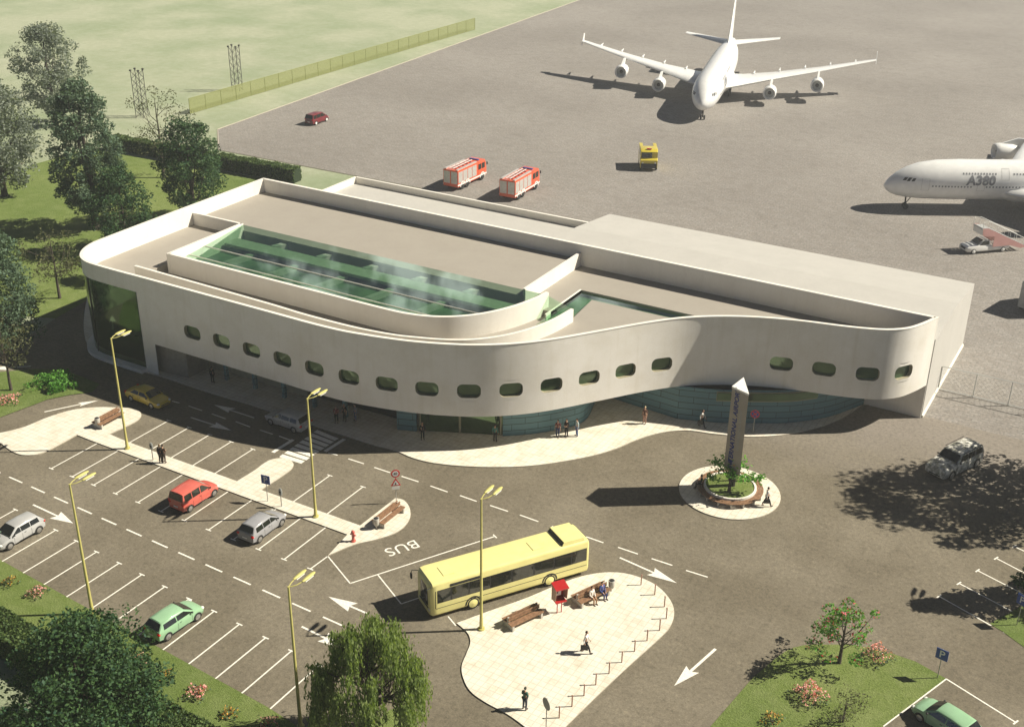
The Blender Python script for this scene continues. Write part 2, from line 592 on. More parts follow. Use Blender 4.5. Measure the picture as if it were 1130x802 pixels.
    def build(s, name, mats, parent=None, world=False, smooth=False, kind=None):
        vs = s.v
        if world and parent is not None:
            inv = pmat(parent).inverted()
            vs = [tuple(inv @ Vector(p)) for p in vs]
        me = bpy.data.meshes.new(name)
        me.from_pydata(vs, [], s.f)
        if not isinstance(mats, (list, tuple)):
            mats = [mats]
        for m in mats:
            me.materials.append(M[m] if isinstance(m, str) else m)
        me.polygons.foreach_set('material_index', [min(i, len(mats) - 1) for i in s.m])
        if smooth:
            me.polygons.foreach_set('use_smooth', [True] * len(s.f))
            if smooth is not True:
                sharp_by_angle(me, smooth)
        me.update()
        o = bpy.data.objects.new(name, me)
        COL.objects.link(o)
        o.parent = parent
        if kind:
            o['kind'] = kind
        return o


def sharp_by_angle(me, deg):
    bm = bmesh.new()
    bm.from_mesh(me)
    bmesh.ops.remove_doubles(bm, verts=bm.verts, dist=1e-4)
    a = rad(deg)
    for e in bm.edges:
        if len(e.link_faces) == 2 and e.calc_face_angle(0) > a:
            e.smooth = False
    bm.to_mesh(me)
    bm.free()


def pmat(o):
    m = Matrix.Translation(o.location) @ o.rotation_euler.to_matrix().to_4x4() @ Matrix.Diagonal((*o.scale, 1))
    return pmat(o.parent) @ m if o.parent else m


def thing(name, loc=(0, 0, 0), rz=0.0, label=None, cat=None, group=None):
    o = bpy.data.objects.new(name, None)
    COL.objects.link(o)
    o.empty_display_size = 0.3
    o.location = loc
    o.rotation_euler = (0, 0, rz)
    return tag(o, label, cat, group)


def tag(o, label=None, cat=None, group=None):
    if label:
        o['label'] = label
    if cat:
        o['category'] = cat
    if group:
        o['group'] = group
    return o


def dup(root, loc, rz, label, group=None, scale=None):
    kids = {}
    for o in list(COL.objects):
        if o.parent:
            kids.setdefault(o.parent.name, []).append(o)

    def cp(o, parent):
        c = o.copy()
        COL.objects.link(c)
        c.parent = parent
        for ch in kids.get(o.name, []):
            cp(ch, c)
        return c
    r = cp(root, None)
    r.location = loc
    r.rotation_euler = (0, 0, rz)
    if scale:
        r.scale = (scale,) * 3
    return tag(r, label, None, group)


def smooth_curve(P, closed=False, n=6, sharp=50):
    P = [np.array(p, float) for p in P]
    N = len(P)
    out = []

    def at(i):
        return P[i % N] if closed else P[max(0, min(N - 1, i))]

    def corner(i):
        a, b = at(i) - at(i - 1), at(i + 1) - at(i)
        la, lb = np.linalg.norm(a), np.linalg.norm(b)
        if la < 1e-6 or lb < 1e-6:
            return True
        return math.degrees(math.acos(max(-1, min(1, a @ b / la / lb)))) > sharp

    for i in range(N if closed else N - 1):
        p0, p1 = at(i), at(i + 1)
        L = np.linalg.norm(p1 - p0)

        def tan(j):
            if corner(j):
                return None
            d = at(j + 1) - at(j - 1)
            return d / np.linalg.norm(d) * L
        t0, t1 = tan(i), tan(i + 1)
        d = p1 - p0
        t0 = d if t0 is None else t0
        t1 = d if t1 is None else t1
        for k in range(n):
            t = k / n
            h00, h10, h01, h11 = 2 * t**3 - 3 * t**2 + 1, t**3 - 2 * t**2 + t, -2 * t**3 + 3 * t**2, t**3 - t**2
            out.append(tuple(h00 * p0 + h10 * t0 + h01 * p1 + h11 * t1))
    if not closed:
        out.append(tuple(P[-1]))
    return out
# ================================================================== GROUND
def sheet(name, pts, z, mat, kind='structure'):
    mb = MB()
    mb.poly(pts, z)
    # face up
    return mb.build(name, mat, kind=kind)


def cw(p):
    return p if sum(p[i][0] * p[(i + 1) % len(p)][1] - p[(i + 1) % len(p)][0] * p[i][1] for i in range(len(p))) > 0 else p[::-1]


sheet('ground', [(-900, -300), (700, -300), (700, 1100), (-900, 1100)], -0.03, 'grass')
apron_pts = [(-132.1, 135.3), (-93.6, 135.9), (-93.6, 102.7), (20, 102.7), (160, 102.7), (500, 102.7), (500, 900), (-175, 900), (-152.9, 301.2), G(240, 143)]
sheet('apron', cw(apron_pts), -0.018, 'apron')
road_l = [G(98, 330), G(60, 352), G(30, 372), G(0, 390), G(-60, 420), G(-160, 470)]
asph = [(-93.5, 103.2), (-94.2, 78)] + road_l + [(-180, 50), (-180, 44.5), G(0, 617), G(24, 630.7), G(177, 714.8), G(296, 780), G(327, 800), (-38, 20), (120, -10), (300, 60), (300, 103.2)]
sheet('road', cw(asph), -0.006, 'asphalt')
# kerb between apron and grass
kb = MB()
for a, b in (((-132.1, 135.3), (-93.6, 135.9)), (G(240, 143), (-152.9, 301.2)), ((-132.1, 135.3), G(240, 143))):
    kb.tube([(a[0], a[1], 0.0), (b[0], b[1], 0.0)], 0.08, 4)
kb.build('apron_kerb', 'kerb', kind='structure')


def island(name, px, h=0.08, top='tile', smooth=True, world_pts=None, sharp=45):
    pts = world_pts or [G(*p) for p in px]
    if smooth:
        pts = smooth_curve(pts, True, 5, sharp)
    mb = MB()
    inner = pts
    mb.prism(pts, -0.02, h, mat=0, top=1, bottom=False)
    o = mb.build(name, ['kerb', top], kind='structure')
    return pts


isl = [(-60, 489), (0, 478.3), (26.5, 471.7), (53, 461), (79.6, 453), (106, 450), (132.7, 450.4), (148.7, 451.8), (155.8, 457), (152.6, 463.7), (138, 471.7), (120.8, 479.6)]
w = [G(*p) for p in isl] + [(-73.8, 61.35), (-61.5, 61.35)] + [G(281, 519.5), G(296, 509), G(309, 506), G(320, 507.5), G(324, 512.8), G(320, 519.5)] + [(-58.9, 61.35), (-48.8, 61.35)]
w += [G(436.6, 550), G(446, 552.7), G(452.6, 563), G(451, 575), G(439, 587), G(418, 595), G(390, 601.8), G(362, 613.4)]
w += [(-48.9, 59.85), (-76.3, 59.85)] + [G(85, 480.4), G(49, 499.5), G(34.5, 502.7), G(18.6, 501), G(0, 489), G(-60, 500)]
island('pavement', None, world_pts=w)
bus_isl = [(504, 688), (542, 674), (580, 660.7), (626, 641.5), (653, 634), (676.8, 632), (698, 635), (719, 643.3), (732.5, 653.5), (742, 667.3), (743.7, 679.5), (739, 692.5), (730, 702.5), (692.7, 736.3), (658, 769), (625, 801.4), (606, 820), (590, 812), (580, 803), (559, 788), (535, 775), (519, 763), (511, 748), (509.6, 735), (515, 721), (519, 709), (516, 699)]
island('pavement', bus_isl)
fc = [(103.5, 300), (96, 330), (92.5, 355), (94, 374), (98.8, 384), (106, 392.5), (132.7, 404.4), (164.6, 412.4), (179, 416.5), (219, 430), (253, 440.5), (276, 447), (308, 457.8), (340, 468.4), (381, 481.4), (414, 492), (436.6, 498), (456, 506), (479, 511.5), (519, 515.3), (560, 515.8), (585, 514.5), (613, 511), (653, 503.5), (679.5, 495.6), (698, 487.6), (719, 480.4), (740.5, 476.3), (761.8, 475.7), (785.6, 479), (825.5, 482.4), (850, 481.7), (870, 479.6), (896, 474), (923, 465), (941.5, 454.4), (952, 447)]
w = smooth_curve([G(*p) for p in fc], False, 4, 70) + [(-19.6, 102.8), (-60, 102.79), (-93.5, 102.8)]
island('pavement', None, world_pts=w, smooth=False)
sheet('lawn', [p for p in cw([G(20, 409), G(40, 407.5), G(70, 408), G(110, 424), G(102, 433), G(78, 436), G(53, 441), G(35, 448), G(16, 455), G(0, 461), G(-60, 474), G(-60, 420), G(-10, 412)])], 0.06, 'lawn')
grp = [(770, 814), (784, 801.5), (830, 748.3), (854, 727.5), (865, 719.5), (875, 714.5), (887, 711.7), (899, 711), (936, 711), (958, 714), (978.7, 719), (1010.5, 729.7), (1044.5, 748.8), (974.7, 801.4), (950, 820)]
sheet('lawn', cw([G(*p) for p in grp]), 0.02, 'lawn')
sheet('lawn', cw([G(1107, 697), G(1092, 688), G(1128, 668), (2.5, 78.5), (3, 70)]), 0.02, 'lawn')
wil = smooth_curve([G(*p) for p in [(395, 830), (418, 795), (430, 783), (448, 781), (460, 797), (468, 830), (440, 860)]], True, 4, 80)
sheet('lawn', cw(wil), 0.02, 'lawn')

sheet('lawn', cw([G(-60, 586), G(0, 617), G(24, 630.7), G(177, 714.8), G(296, 780), G(327, 800), (-38, 30), G(180, 830), G(-40, 650)]), 0.0, 'lawn')
# mown lawn beside the building
sheet('lawn', cw([(-94.3, 78.2), (-101.5, 76.4), (-125, 66), (-150, 80), (-150, 125), (-110, 128), (-94.3, 103)]), -0.012, 'lawn')

# ------------------------------------------------------------------ painted markings
LZ = 0.004


def quad_line(mb, a, b, wd=0.1, z=LZ):
    a, b = np.array(a[:2], float), np.array(b[:2], float)
    d = b - a
    d /= np.linalg.norm(d)
    n = np.array([-d[1], d[0]]) * wd / 2
    mb.poly([tuple(a - n), tuple(b - n), tuple(b + n), tuple(a + n)], z)


def tee(mb, a, b, wd=0.11, tl=0.55):
    """parking line from a to b with a short cross stroke at b"""
    quad_line(mb, a, b, wd)
    a, b = np.array(a[:2], float), np.array(b[:2], float)
    d = (b - a) / np.linalg.norm(b - a)
    n = np.array([-d[1], d[0]]) * tl / 2
    quad_line(mb, b - n + d * wd * 0.5, b + n + d * wd * 0.5, wd, LZ + 0.003)


mb = MB()
for x in (-74, -71.5, -69, -66.5, -64, -55.55, -52.1):
    tee(mb, (x, 61.36), (x, 66.1))
mb.build('parking_lines', 'line', kind='structure')
mb = MB()
for k in range(11):
    x = -76.3 + 2.535 * k
    if k == 9:
        x = -53.5
    if k == 10:
        x = -51
    tee(mb, (x, 59.84), (x, 54.9))
quad_line(mb, G(361.8, 613.4), G(342.4, 627.5), 0.11)
quad_line(mb, np.array(G(342.4, 627.5)) - [0.28, 0], np.array(G(342.4, 627.5)) + [0.28, 0], 0.11, LZ + .003)
mb.build('parking_lines', 'line', kind='structure')
mb = MB()
lt = [(16.5, 562.5), (38.7, 573.7), (61, 585), (83.6, 597), (106, 609), (131, 621.4), (156, 634), (181.3, 647.4), (208, 660.8), (235.7, 674.5), (263.6, 688.8), (292.5, 703.7), (321, 718.3), (351.7, 734)]
p0, p1 = np.array(G(24, 631)), np.array(G(296, 780.3))
for p in lt:
    e = np.array(G(*p))
    if p[0] == 38.7:
        continue
    yb = p0[1] + (p1[1] - p0[1]) * (e[0] - p0[0]) / (p1[0] - p0[0])
    tee(mb, (e[0] - 0.1 + (0.05 if e[0] > -60 else 0), yb), e)
mb.build('parking_lines', 'line', kind='structure')
mb = MB()
for a, b in (((1160, 622), (1120, 603)), ((1150, 642), (1100, 616)), ((1130, 655.5), (1079.5, 629.6)), ((1126, 679), (1059, 643.7)), ((1094, 690), (1037, 658))):
    tee(mb, G(*a), G(*b))
quad_line(mb, G(1107, 697), G(1160, 724))
quad_line(mb, G(1107, 697), G(1150, 668))
tee(mb, G(1044.5, 748.8), G(1120, 796))
quad_line(mb, G(1044.5, 748.8), G(974.7, 801.4), 0.09, 0.028)
mb.build('parking_lines', 'line', kind='structure')
mb = MB()
a, b = np.array(G(10, 526)), np.array(G(378, 690))
step = (b - a) / 12.62
for i in range(-3, 13):
    s = a + step * i
    quad_line(mb, s, s + step * 0.6, 0.14)
segs = [((190, 442.5), (198, 444.6)), ((208, 447.8), (223, 453)), ((233.6, 456.5), (249, 462)), ((260, 465), (276, 471)), ((286.7, 474.3), (301, 479)), ((308, 481), (320, 485.5)), ((362.3, 499.5), (372.4, 502)), ((384.3, 506), (401.6, 511.5)), ((413, 515.5), (430.5, 521.3)), ((443, 525.3), (462, 531.4)), ((475, 536), (494, 542.6)), ((507.5, 546.5), (526, 553)), ((540.7, 557.4), (560.6, 564)), ((573.8, 568), (594, 575.2)), ((609, 580.5), (628, 587)), ((647, 592), (666, 598.6)), ((682, 603.6), (704, 611)), ((719, 616), (742, 623.5)), ((757, 629), (781, 636.5))]
for p, q in segs:
    quad_line(mb, G(*p), G(*q), 0.13)
mb.build('lane_dashes', 'line', kind='structure')


def arrow(tail, tip, wd=0.16, hl=1.55, hw=0.95, skew=0.0):
    mb = MB()
    a, b = np.array(G(*tail)), np.array(G(*tip))
    d = (b - a) / np.linalg.norm(b - a)
    n = np.array([-d[1], d[0]])
    h = b - d * hl
    mb.poly([tuple(x) for x in (a - n * wd / 2, h - n * wd / 2, h - n * hw / 2 - d * 0.25, b, h + n * hw / 2 - d * 0.25, h + n * wd / 2, a + n * wd / 2)], LZ + 0.001)
    mb.build('road_arrow', 'line', kind='structure')


arrow((49, 454.4), (108.8, 441.7), hw=0.8)
arrow((36.4, 556.6), (81, 577.3), hl=1.9, hw=1.1)
arrow((280.6, 461), (236, 446.5), hl=2.0)
arrow((210.5, 460.5), (255.6, 475), hl=2.0)
arrow((405, 676.5), (362.3, 658), hl=2.0, hw=1.1)
arrow((333, 691), (384, 716), hl=2.0, hw=1.1)
arrow((684, 615), (747, 643), hl=2.0, hw=1.1)
arrow((789.6, 715.6), (744, 756.3), hl=1.9, hw=1.0, wd=0.2)
arrow((34, 404), (-12, 407), hl=1.6, hw=1.1)
mb = MB()
a0, a1 = np.array(G(310, 502.5)), np.array(G(334.5, 510))
c0, c1 = np.array(G(348, 475.5)), np.array(G(371.6, 485))
for i in range(8):
    t = i / 7
    quad_line(mb, a0 + (c0 - a0) * t, a1 + (c1 - a1) * t, 0.5)
quad_line(mb, G(301, 499), G(323.5, 485), 0.35)
quad_line(mb, G(358.6, 498), G(380, 484.4), 0.35)
mb.build('zebra_crossing', 'line', kind='structure')
mb = MB()
P = [G(361.8, 613.4), G(386.4, 643.4), G(545.5, 591.7)]
quad_line(mb, P[0], P[1])
tee(mb, P[1], P[2])
quad_line(mb, G(416.7, 633.6), G(442.7, 666), 0.1, LZ + .002)
quad_line(mb, G(442.7, 666), G(620, 606), 0.1, LZ + .003)
quad_line(mb, G(494.5, 679.8), G(503, 690), 0.1)
d = np.array(P[2]) - np.array(P[1])
ang = math.atan2(d[1], d[0]) + PI
c = G(443.5, 604)
mb.text('BUS', 1.55, Matrix.Translation((c[0], c[1], LZ)) @ Matrix.Rotation(ang, 4, 'Z'), extrude=0.0005, width=1.05)
mb.build('bus_bay_marking', 'line', kind='structure')

# ================================================================== TERMINAL BUILDING
FP = [(-93.4, 102.6), (-93.4, 77.2), (-92.9, 75.2), (-91.8, 73.6), (-90.2, 72.6), (-88.2, 72.3), (-81, 72.3), (-66, 72.3), (-61, 72.3), (-57.7, 72.55), (-52.5, 73.7), (-48.5, 75.3), (-45.9, 76.9), (-43.9, 78.6), (-42.1, 80.6), (-39.4, 84.3), (-36.6, 88.15), (-34.3, 90.7), (-31.6, 92.7), (-28.8, 94.15), (-25.5, 95.3), (-21.5, 96.25), (-18.6, 97.3), (-16.9, 98.7), (-15.9, 100.6), (-15.2, 102.6)]
FC = np.array(smooth_curve(FP, False, 12, 60))
FS = np.concatenate([[0], np.cumsum(np.linalg.norm(np.diff(FC, axis=0), axis=1))])


def fpos(s, off=0.0):
    """point on the facade curve at arc length s, moved outward by off"""
    x, y = np.interp(s, FS, FC[:, 0]), np.interp(s, FS, FC[:, 1])
    e = 0.15
    dx = np.interp(s + e, FS, FC[:, 0]) - np.interp(s - e, FS, FC[:, 0])
    dy = np.interp(s + e, FS, FC[:, 1]) - np.interp(s - e, FS, FC[:, 1])
    L = math.hypot(dx, dy) or 1
    return (x + dy / L * off, y - dx / L * off)


ZT, ZB = 10.2, 3.4
SEND = float(FS[-1])
SX = float(FS[np.argmin((FC[:, 0] + 76.2) ** 2 + (FC[:, 1] - 72.3) ** 2)])
SX += (-76.2 - float(np.interp(SX, FS, FC[:, 0])))
DS = SX - 46.6
E41 = DS + 41.4      # arc length offset of the front
T = thing('airport_terminal', (-54, 88, 0), 0, 'long white terminal building with wavy front, small oval windows and green roof light', 'airport terminal')

WIN_S = [DS + 46.6 + 3.63 * i for i in range(14)] + [DS + q for q in (104.75, 108.49, 112.27, 115.75)]
GL0, GL1, GLT = 23.0, DS + 39.75, 8.5      # glazed corner
wall = MB()
HW, HH, ZC = 1.32, 0.95, 5.85
nd = 6


def wquad(sa, sb, za, zb, n):
    for k in range(n):
        a, b = sa + (sb - sa) * k / n, sa + (sb - sa) * (k + 1) / n
        pa, pb = fpos(a), fpos(b)
        wall.add([(*pa, za), (*pb, za), (*pb, zb), (*pa, zb)], [(0, 1, 2, 3)])


# solid rear/left end wall
wquad(0, GL0, 0.1, ZT, 12)
wquad(GL0, GL1, GLT, ZT, 24)
wquad(GL1, E41, 0.1, ZT, 4)
edges = [E41]
for s in WIN_S:
    edges += [s - HW, s + HW]
edges.append(SEND)
RP = []        # rounded rectangle, 28 points
for (cx, cz, a0) in ((1, 1, 0), (-1, 1, 90), (-1, -1, 180), (1, -1, 270)):
    for k in range(7):
        a = rad(a0 + 90 * k / 6)
        RP.append((cx * (1.02 - 0.5) + 0.5 * math.cos(a), cz * (0.65 - 0.5) + 0.5 * math.sin(a)))
cell = []
for (x, z) in RP:
    k = max(abs(x) / HW, abs(z) / HH)
    cell.append([x / k, z / k])
# snap nearest points to the cell corners
for sx in (-1, 1):
    for sz in (-1, 1):
        j = min(range(28), key=lambda i: (cell[i][0] - sx * HW)**2 + (cell[i][1] - sz * HH)**2)
        cell[j] = [sx * HW, sz * HH]
reveal = MB()
panes = []
for i in range(0, len(edges) - 1):
    a, b = edges[i], edges[i + 1]
    if i % 2 == 0:
        if b - a > 0.01:
            wquad(a, b, ZB, ZT, max(1, int((b - a) / 0.35)))
    else:
        s0 = (a + b) / 2
        wquad(a, b, ZB, ZC - HH, nd)
        wquad(a, b, ZC + HH, ZT, nd)
        vs = []
        for (x, z) in cell:
            vs.append((*fpos(s0 + x), ZC + z))
        for (x, z) in RP:
            vs.append((*fpos(s0 + x), ZC + z))
        n = 28
        wall.add(vs, [(k, (k + 1) % n, n + (k + 1) % n, n + k) for k in range(n)])
        rv = [(*fpos(s0 + x), ZC + z) for (x, z) in RP] + [(*fpos(s0 + x, -0.38), ZC + z) for (x, z) in RP]
        reveal = MB()
        reveal.add(rv, [(k, (k + 1) % n, n + (k + 1) % n, n + k) for k in range(n)])
        pv = [(*fpos(s0 + x * 1.01, -0.36), ZC + z * 1.01) for (x, z) in RP]
        pm = MB()
        pm.add(pv, [tuple(range(n))])
        panes.append((pm, reveal))
o_wall = wall.build('curved_facade', 'plaster', T, True, smooth=45)
o_wall.data.transform(Matrix.Identity(4))
for pm, rv_ in panes:
    ow = pm.build('oval_window', 'winglass', T, True)
    rv_.build('window_reveal', 'mullion', ow, False).data.transform(Matrix.Translation((54, -88, 0)))
# parapet: cap + inner face
par = MB()
N = 170
TH = 0.3
for k in range(N):
    a, b = SEND * k / N, SEND * (k + 1) / N
    oa, ob_, ia, ib = fpos(a, 0.03), fpos(b, 0.03), fpos(a, -TH), fpos(b, -TH)
    par.add([(*oa, ZT), (*ob_, ZT), (*ib, ZT), (*ia, ZT)], [(0, 1, 2, 3)])
    par.add([(*ia, 7.0), (*ib, 7.0), (*ib, ZT), (*ia, ZT)], [(0, 3, 2, 1)])
    par.add([(*oa, ZT - 0.05), (*ob_, ZT - 0.05), (*ob_, ZT), (*oa, ZT)], [(0, 1, 2, 3)])
par.build('parapet', 'plaster2', T, True, smooth=40)
par = MB()
par.box(((-93.2 - 15.45) / 2, 102.45, 8.6), (77.75, 0.3, 3.2))
par.box(((-93.41 - 15.19) / 2, 102.665, 5.1), (78.22, 0.13, 10.17))
par.build('rear_parapet', 'plaster2', T, True)

# soffit under the overhanging floor
inner = [fpos(s, -0.02) for s in np.linspace(E41, SEND, 110)]
mb = MB()
mb.prism(inner + [(-15.5, 102.3), (fpos(E41)[0], 102.3)], ZB - 0.01, ZB + 0.25)
mb.build('soffit', 'plaster2', T, True)

# roof decks -------------------------------------------------------
base_s = np.linspace(0.3, SEND - 0.2, 160)
mb = MB()
mb.prism([fpos(s, -0.2) for s in base_s] + [(-15.6, 102.35), (-93.1, 102.35)], 6.9, 7.3)
mb.build('roof_base', 'roof', T, True)


def arc(s0, s1, off, n=40):
    return [fpos(s, off) for s in np.linspace(s0, s1, n)]


def s_at(x=None, y=None, lo=0, hi=SEND):
    ss = np.linspace(lo, hi, 3000)
    pp = np.array([fpos(s, -0.29) for s in ss])
    return float(ss[np.argmin(abs(pp[:, 0] - x))]) if x is not None else float(ss[np.argmin(abs(pp[:, 1] - y))])


s87 = s_at(x=-86.9, lo=28, hi=60)
s948 = s_at(y=94.8, lo=80, hi=SEND)
s965 = s_at(y=96.5, lo=80, hi=SEND)
s906 = s_at(y=90.6, lo=0, hi=30)
strip = [(-86.9, 76.0), (-69.0, 75.55), (-65, 75.35), (-60, 75.4), (-57, 75.7), (-54.3, 76.3), (-50.2, 78.0), (-47.9, 80.1), (-46.3, 82.8), (-45.3, 86.1), (-44.95, 89.2)]
strip = smooth_curve(strip, False, 5, 60)
mb = MB()
mb.prism(arc(s906, s87, -0.29) + [(-86.9, 90.6), (-93.1, 90.6)], 7.3, 8.0)
mb.prism(arc(s87, s948, -0.29, 90) + [(-45.7, 94.8), (-45.2, 89.3)] + strip[::-1], 7.28, 7.9)
mb.prism([(-50.8, 102.3), (-50.8, 90.2), (-47.7, 90.2), (-47.7, 96.5)] + arc(s965, SEND - 0.1, -0.29, 30) + [(-15.6, 102.3)], 7.28, 7.9)
mb.prism([(-93.1, 90.62), (-50.9, 90.62), (-50.9, 102.3), (-93.1, 102.3)], 7.3, 8.62)
mb.build('roof_deck', 'roof', T, True)
# stepped white walls on the roof
MB().box((-89.6, 90.62, 8.35), (7.0, 0.28, 2.1)).build('roof_step_wall', 'plaster2', T, True)
MB().box((-50.9, 96.5, 8.35), (0.28, 11.6, 2.02)).build('roof_step_wall', 'plaster2', T, True)
mb = MB()


def ribbon(mb, pts, th, z0, z1):
    P = [np.array(p, float) for p in pts]
    L, R = [], []
    for i, p in enumerate(P):
        d = P[min(i + 1, len(P) - 1)] - P[max(i - 1, 0)]
        d /= np.linalg.norm(d)
        n = np.array([-d[1], d[0]]) * th / 2
        L.append(tuple(p + n))
        R.append(tuple(p - n))
    rings = [[(*R[i], z0), (*R[i], z1), (*L[i], z1), (*L[i], z0)] for i in range(len(P))]
    mb.loft(rings)


ribbon(mb, strip, 0.28, 7.3, 9.2)
mb.build('curved_upstand', 'plaster2', T, True, smooth=35)
curb = [(-86.1, 90.75), (-86.1, 79.85), (-66, 79.85), (-59.5, 79.85), (-57, 80.0), (-54.6, 80.7), (-52.6, 82.0), (-50.9, 84.0), (-49.6, 86.6), (-48.85, 89.2), (-48.6, 91.1)]
curb = [curb[0], curb[1]] + smooth_curve(curb[1:], False, 6, 60)[1:]
SK = thing  # alias kept simple
mb = MB()
P = [(-86.3, 90.75), (-86.3, 79.65)]
mb.add([], [])
mb.box((-86.15, 85.2, 8.35), (0.34, 11.1, 2.1))
ribbon(mb, curb[1:], 0.34, 7.3, 9.4)
mb.build('skylight_curb', 'plaster2', T, True, smooth=35)
# sloping glass of the roof light: z 9.33 at the rear falling to the front
gin = [(-86.0, 90.6)] + [(-86.0, 79.98)] + [(p[0] - (0.12 if p[0] > -58 else 0), p[1] + 0.1) for p in curb[2:-1]] + [(-48.75, 90.6)]


def gz(y):
    return 8.25 + (9.3 - 8.25) * (y - 79.9) / (90.6 - 79.9)


mb = MB()
tri = tessellate_polygon([[Vector((p[0], p[1], 0)) for p in gin]])
mb.add([(p[0], p[1], gz(p[1])) for p in gin], [tuple(t) for t in tri])
o = mb.build('roof_light', 'skyglass', T, True)
mb = MB()
for y in (84.6, 82.3):
    xr = -51.0 if y > 83 else -53.0
    MB().tube([(-85.9, y, gz(y) + 0.05), (xr, y, gz(y) + 0.05)], 0.06, 4).build('glazing_bar', 'plaster2', o, False)
for c_ in o.children:
    c_.data.transform(Matrix.Translation((54, -88, 0)))
# room below the roof light
mb = MB()
gi2 = [(-85.9, 90.5), (-85.9, 80.2)] + [(p[0] - 0.3, p[1] + 0.3) for p in curb[2:-1]] + [(-49.1, 90.5)]
mb.prism(gi2, 7.32, 7.36)
mb.build('hall_floor', 'darkgreen', T, True)
mb = MB()
mb.box((-67.8, 88.3, 8.1), (35.8, 1.9, 0.3))
mb.build('hall_gallery', 'inner', T, True)
for k in range(5):
    x = -83.6 + 6.0 * k
    mb = MB()
    mb.prism([(x, 80.3), (x + 0.5, 80.3), (x + 2.2, 87.4), (x + 1.5, 87.4)], 7.37, 7.85 )
    mb.prism([(x + 2.6, 89.2), (x + 3.2, 89.2), (x + 3.9, 90.5), (x + 3.0, 90.5)], 7.37, 8.3)
    mb.build('hall_beam', 'roofpale', T, True)
# L shaped glazed slot in the rear deck
mb = MB()
slot = [(-47.7, 88.0), (-45.7, 88.9), (-45.7, 94.8)] + [fpos(s948, -0.3)] + [fpos(s965, -0.3)] + [(-47.7, 96.5)]
mb.prism(slot, 7.3, 7.34)
mb.build('slot_floor', 'darkgreen', T, True)
mb = MB()
mb.poly([(-47.7, 88.2), (-45.72, 88.9), (-45.72, 94.78), fpos(s948, -0.35), fpos(s965, -0.35), (-47.68, 96.48)], 7.72)
mb.build('slot_glazing', 'screenglass', T, True)
mb = MB()
mb.box((-47.78, 92.9, 7.65), (0.16, 7.2, 0.62))
mb.build('slot_wall', 'plaster2', T, True)
mb = MB()
mb.add([(-48.5, 91.0, 7.9), (-45.0, 89.3, 7.9), (-45.0, 89.3, 9.1), (-48.5, 91.0, 9.1)], [(0, 1, 2, 3)])
mb.build('glass_screen', 'screenglass', T, True)

# low wing behind and flat annex ----------------------------------
mb = MB()
mb.box((-73.75, 109.9, 3.1), (34.1, 14.4, 6.2))
mb.build('rear_wing', 'roofpale', T, True)
mb = MB()
mb.box((-73.75, 117.25, 3.5), (34.1, 0.3, 7.0))
mb.box((-90.95, 110.0, 3.5), (0.3, 14.5, 7.0))
mb.build('wing_parapet', 'plaster2', T, True)
mb = MB()
X0, X1 = -56.7, -15.12
prof = [(102.74, 0), (102.74, 7.95), (112.8, 7.9), (121.4, 6.95), (121.4, 0)]
mb.loft([[(X0, y, z) for y, z in prof], [(X1, y, z) for y, z in prof]])
mb.build('annex', 'roofpale', T, True)
mb = MB()
mb.box((X1 + 0.06, 112, 0.1), (0.16, 18.4, 0.25))
mb.build('annex_plinth', 'line', T, True)

# ground floor --------------------------------------------------------
gf = MB()


def upright(mb, pts, z0=0.12, z1=ZB, th=0.2):
    ribbon(mb, pts, th, z0, z1)


upright(gf, [(-55.2, 75.5), (-53.5, 76.1)])
gf.build('teal_wall', 'teal', T, True)
gf = MB()
upright(gf, smooth_curve([(-46.5, 79.4), (-44.6, 81.0), (-42.9, 83.0), (-41.6, 85.5), (-42.4, 89.5)], False, 5, 40))
gf.build('teal_wall', 'teal', T, True)
cwall = smooth_curve([(-44.5, 91.8), (-40.8, 91.1), (-34.4, 90.6), (-31.3, 91.7), (-28.2, 93.4), (-25.4, 95.2), (-22.6, 98.2), (-20.5, 102.4)], False, 4, 22)
gf = MB()
upright(gf, cwall)
gf.build('teal_wall', 'teal', T, True)
gf = MB()
cc = [np.array(p) for p in smooth_curve([(-31.3, 91.7), (-28.2, 93.4), (-25.4, 95.2), (-23.6, 97.0)], False, 5, 60)]
cc = [(p[0] + 0.09, p[1] - 0.12) for p in cc]
ribbon(gf, cc, 0.12, 2.35, 3.3)
o = gf.build('ribbon_window', 'mullion', T, True)
gf = MB()
cc2 = [(p[0] + 0.05, p[1] - 0.07) for p in cc]
ribbon(gf, cc2, 0.12, 2.48, 3.2)
g2 = gf.build('pane', 'winglass', o, False)
g2.data.transform(Matrix.Translation((54, -88, 0)))
# entrance glass, recessed shop front, columns
gf = MB()
upright(gf, [(-53.3, 76.4), (-50.1, 77.9), (-46.6, 79.5)], th=0.08)
gf.build('entrance_glazing', 'bigglass', T, True)
for p in ((-53.3, 76.3), (-50.0, 77.8), (-46.7, 79.4)):
    gf = MB()
    gf.box((p[0], p[1], 1.76), (0.14, 0.14, 3.26))
    gf.build('entrance_mullion', 'mullion', T, True)
gf = MB()
upright(gf, [(-78.4, 76.2), (-66, 76.2)], th=0.12)
gf.build('shop_front', 'beige', T, True)
gf = MB()
upright(gf, [(-66, 76.6), (-55.3, 77.2)], th=0.08)
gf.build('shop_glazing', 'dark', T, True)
gf = MB()
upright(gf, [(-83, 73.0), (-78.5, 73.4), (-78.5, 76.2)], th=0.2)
gf.build('return_wall', 'greywall', T, True)
for k in range(6):
    x = -78.6 + 3.6 * k
    gf = MB()
    gf.box((x, 74.95, 1.76), (0.34, 0.34, 3.26))
    gf.build('column', 'teal', T, True)
gf = MB()
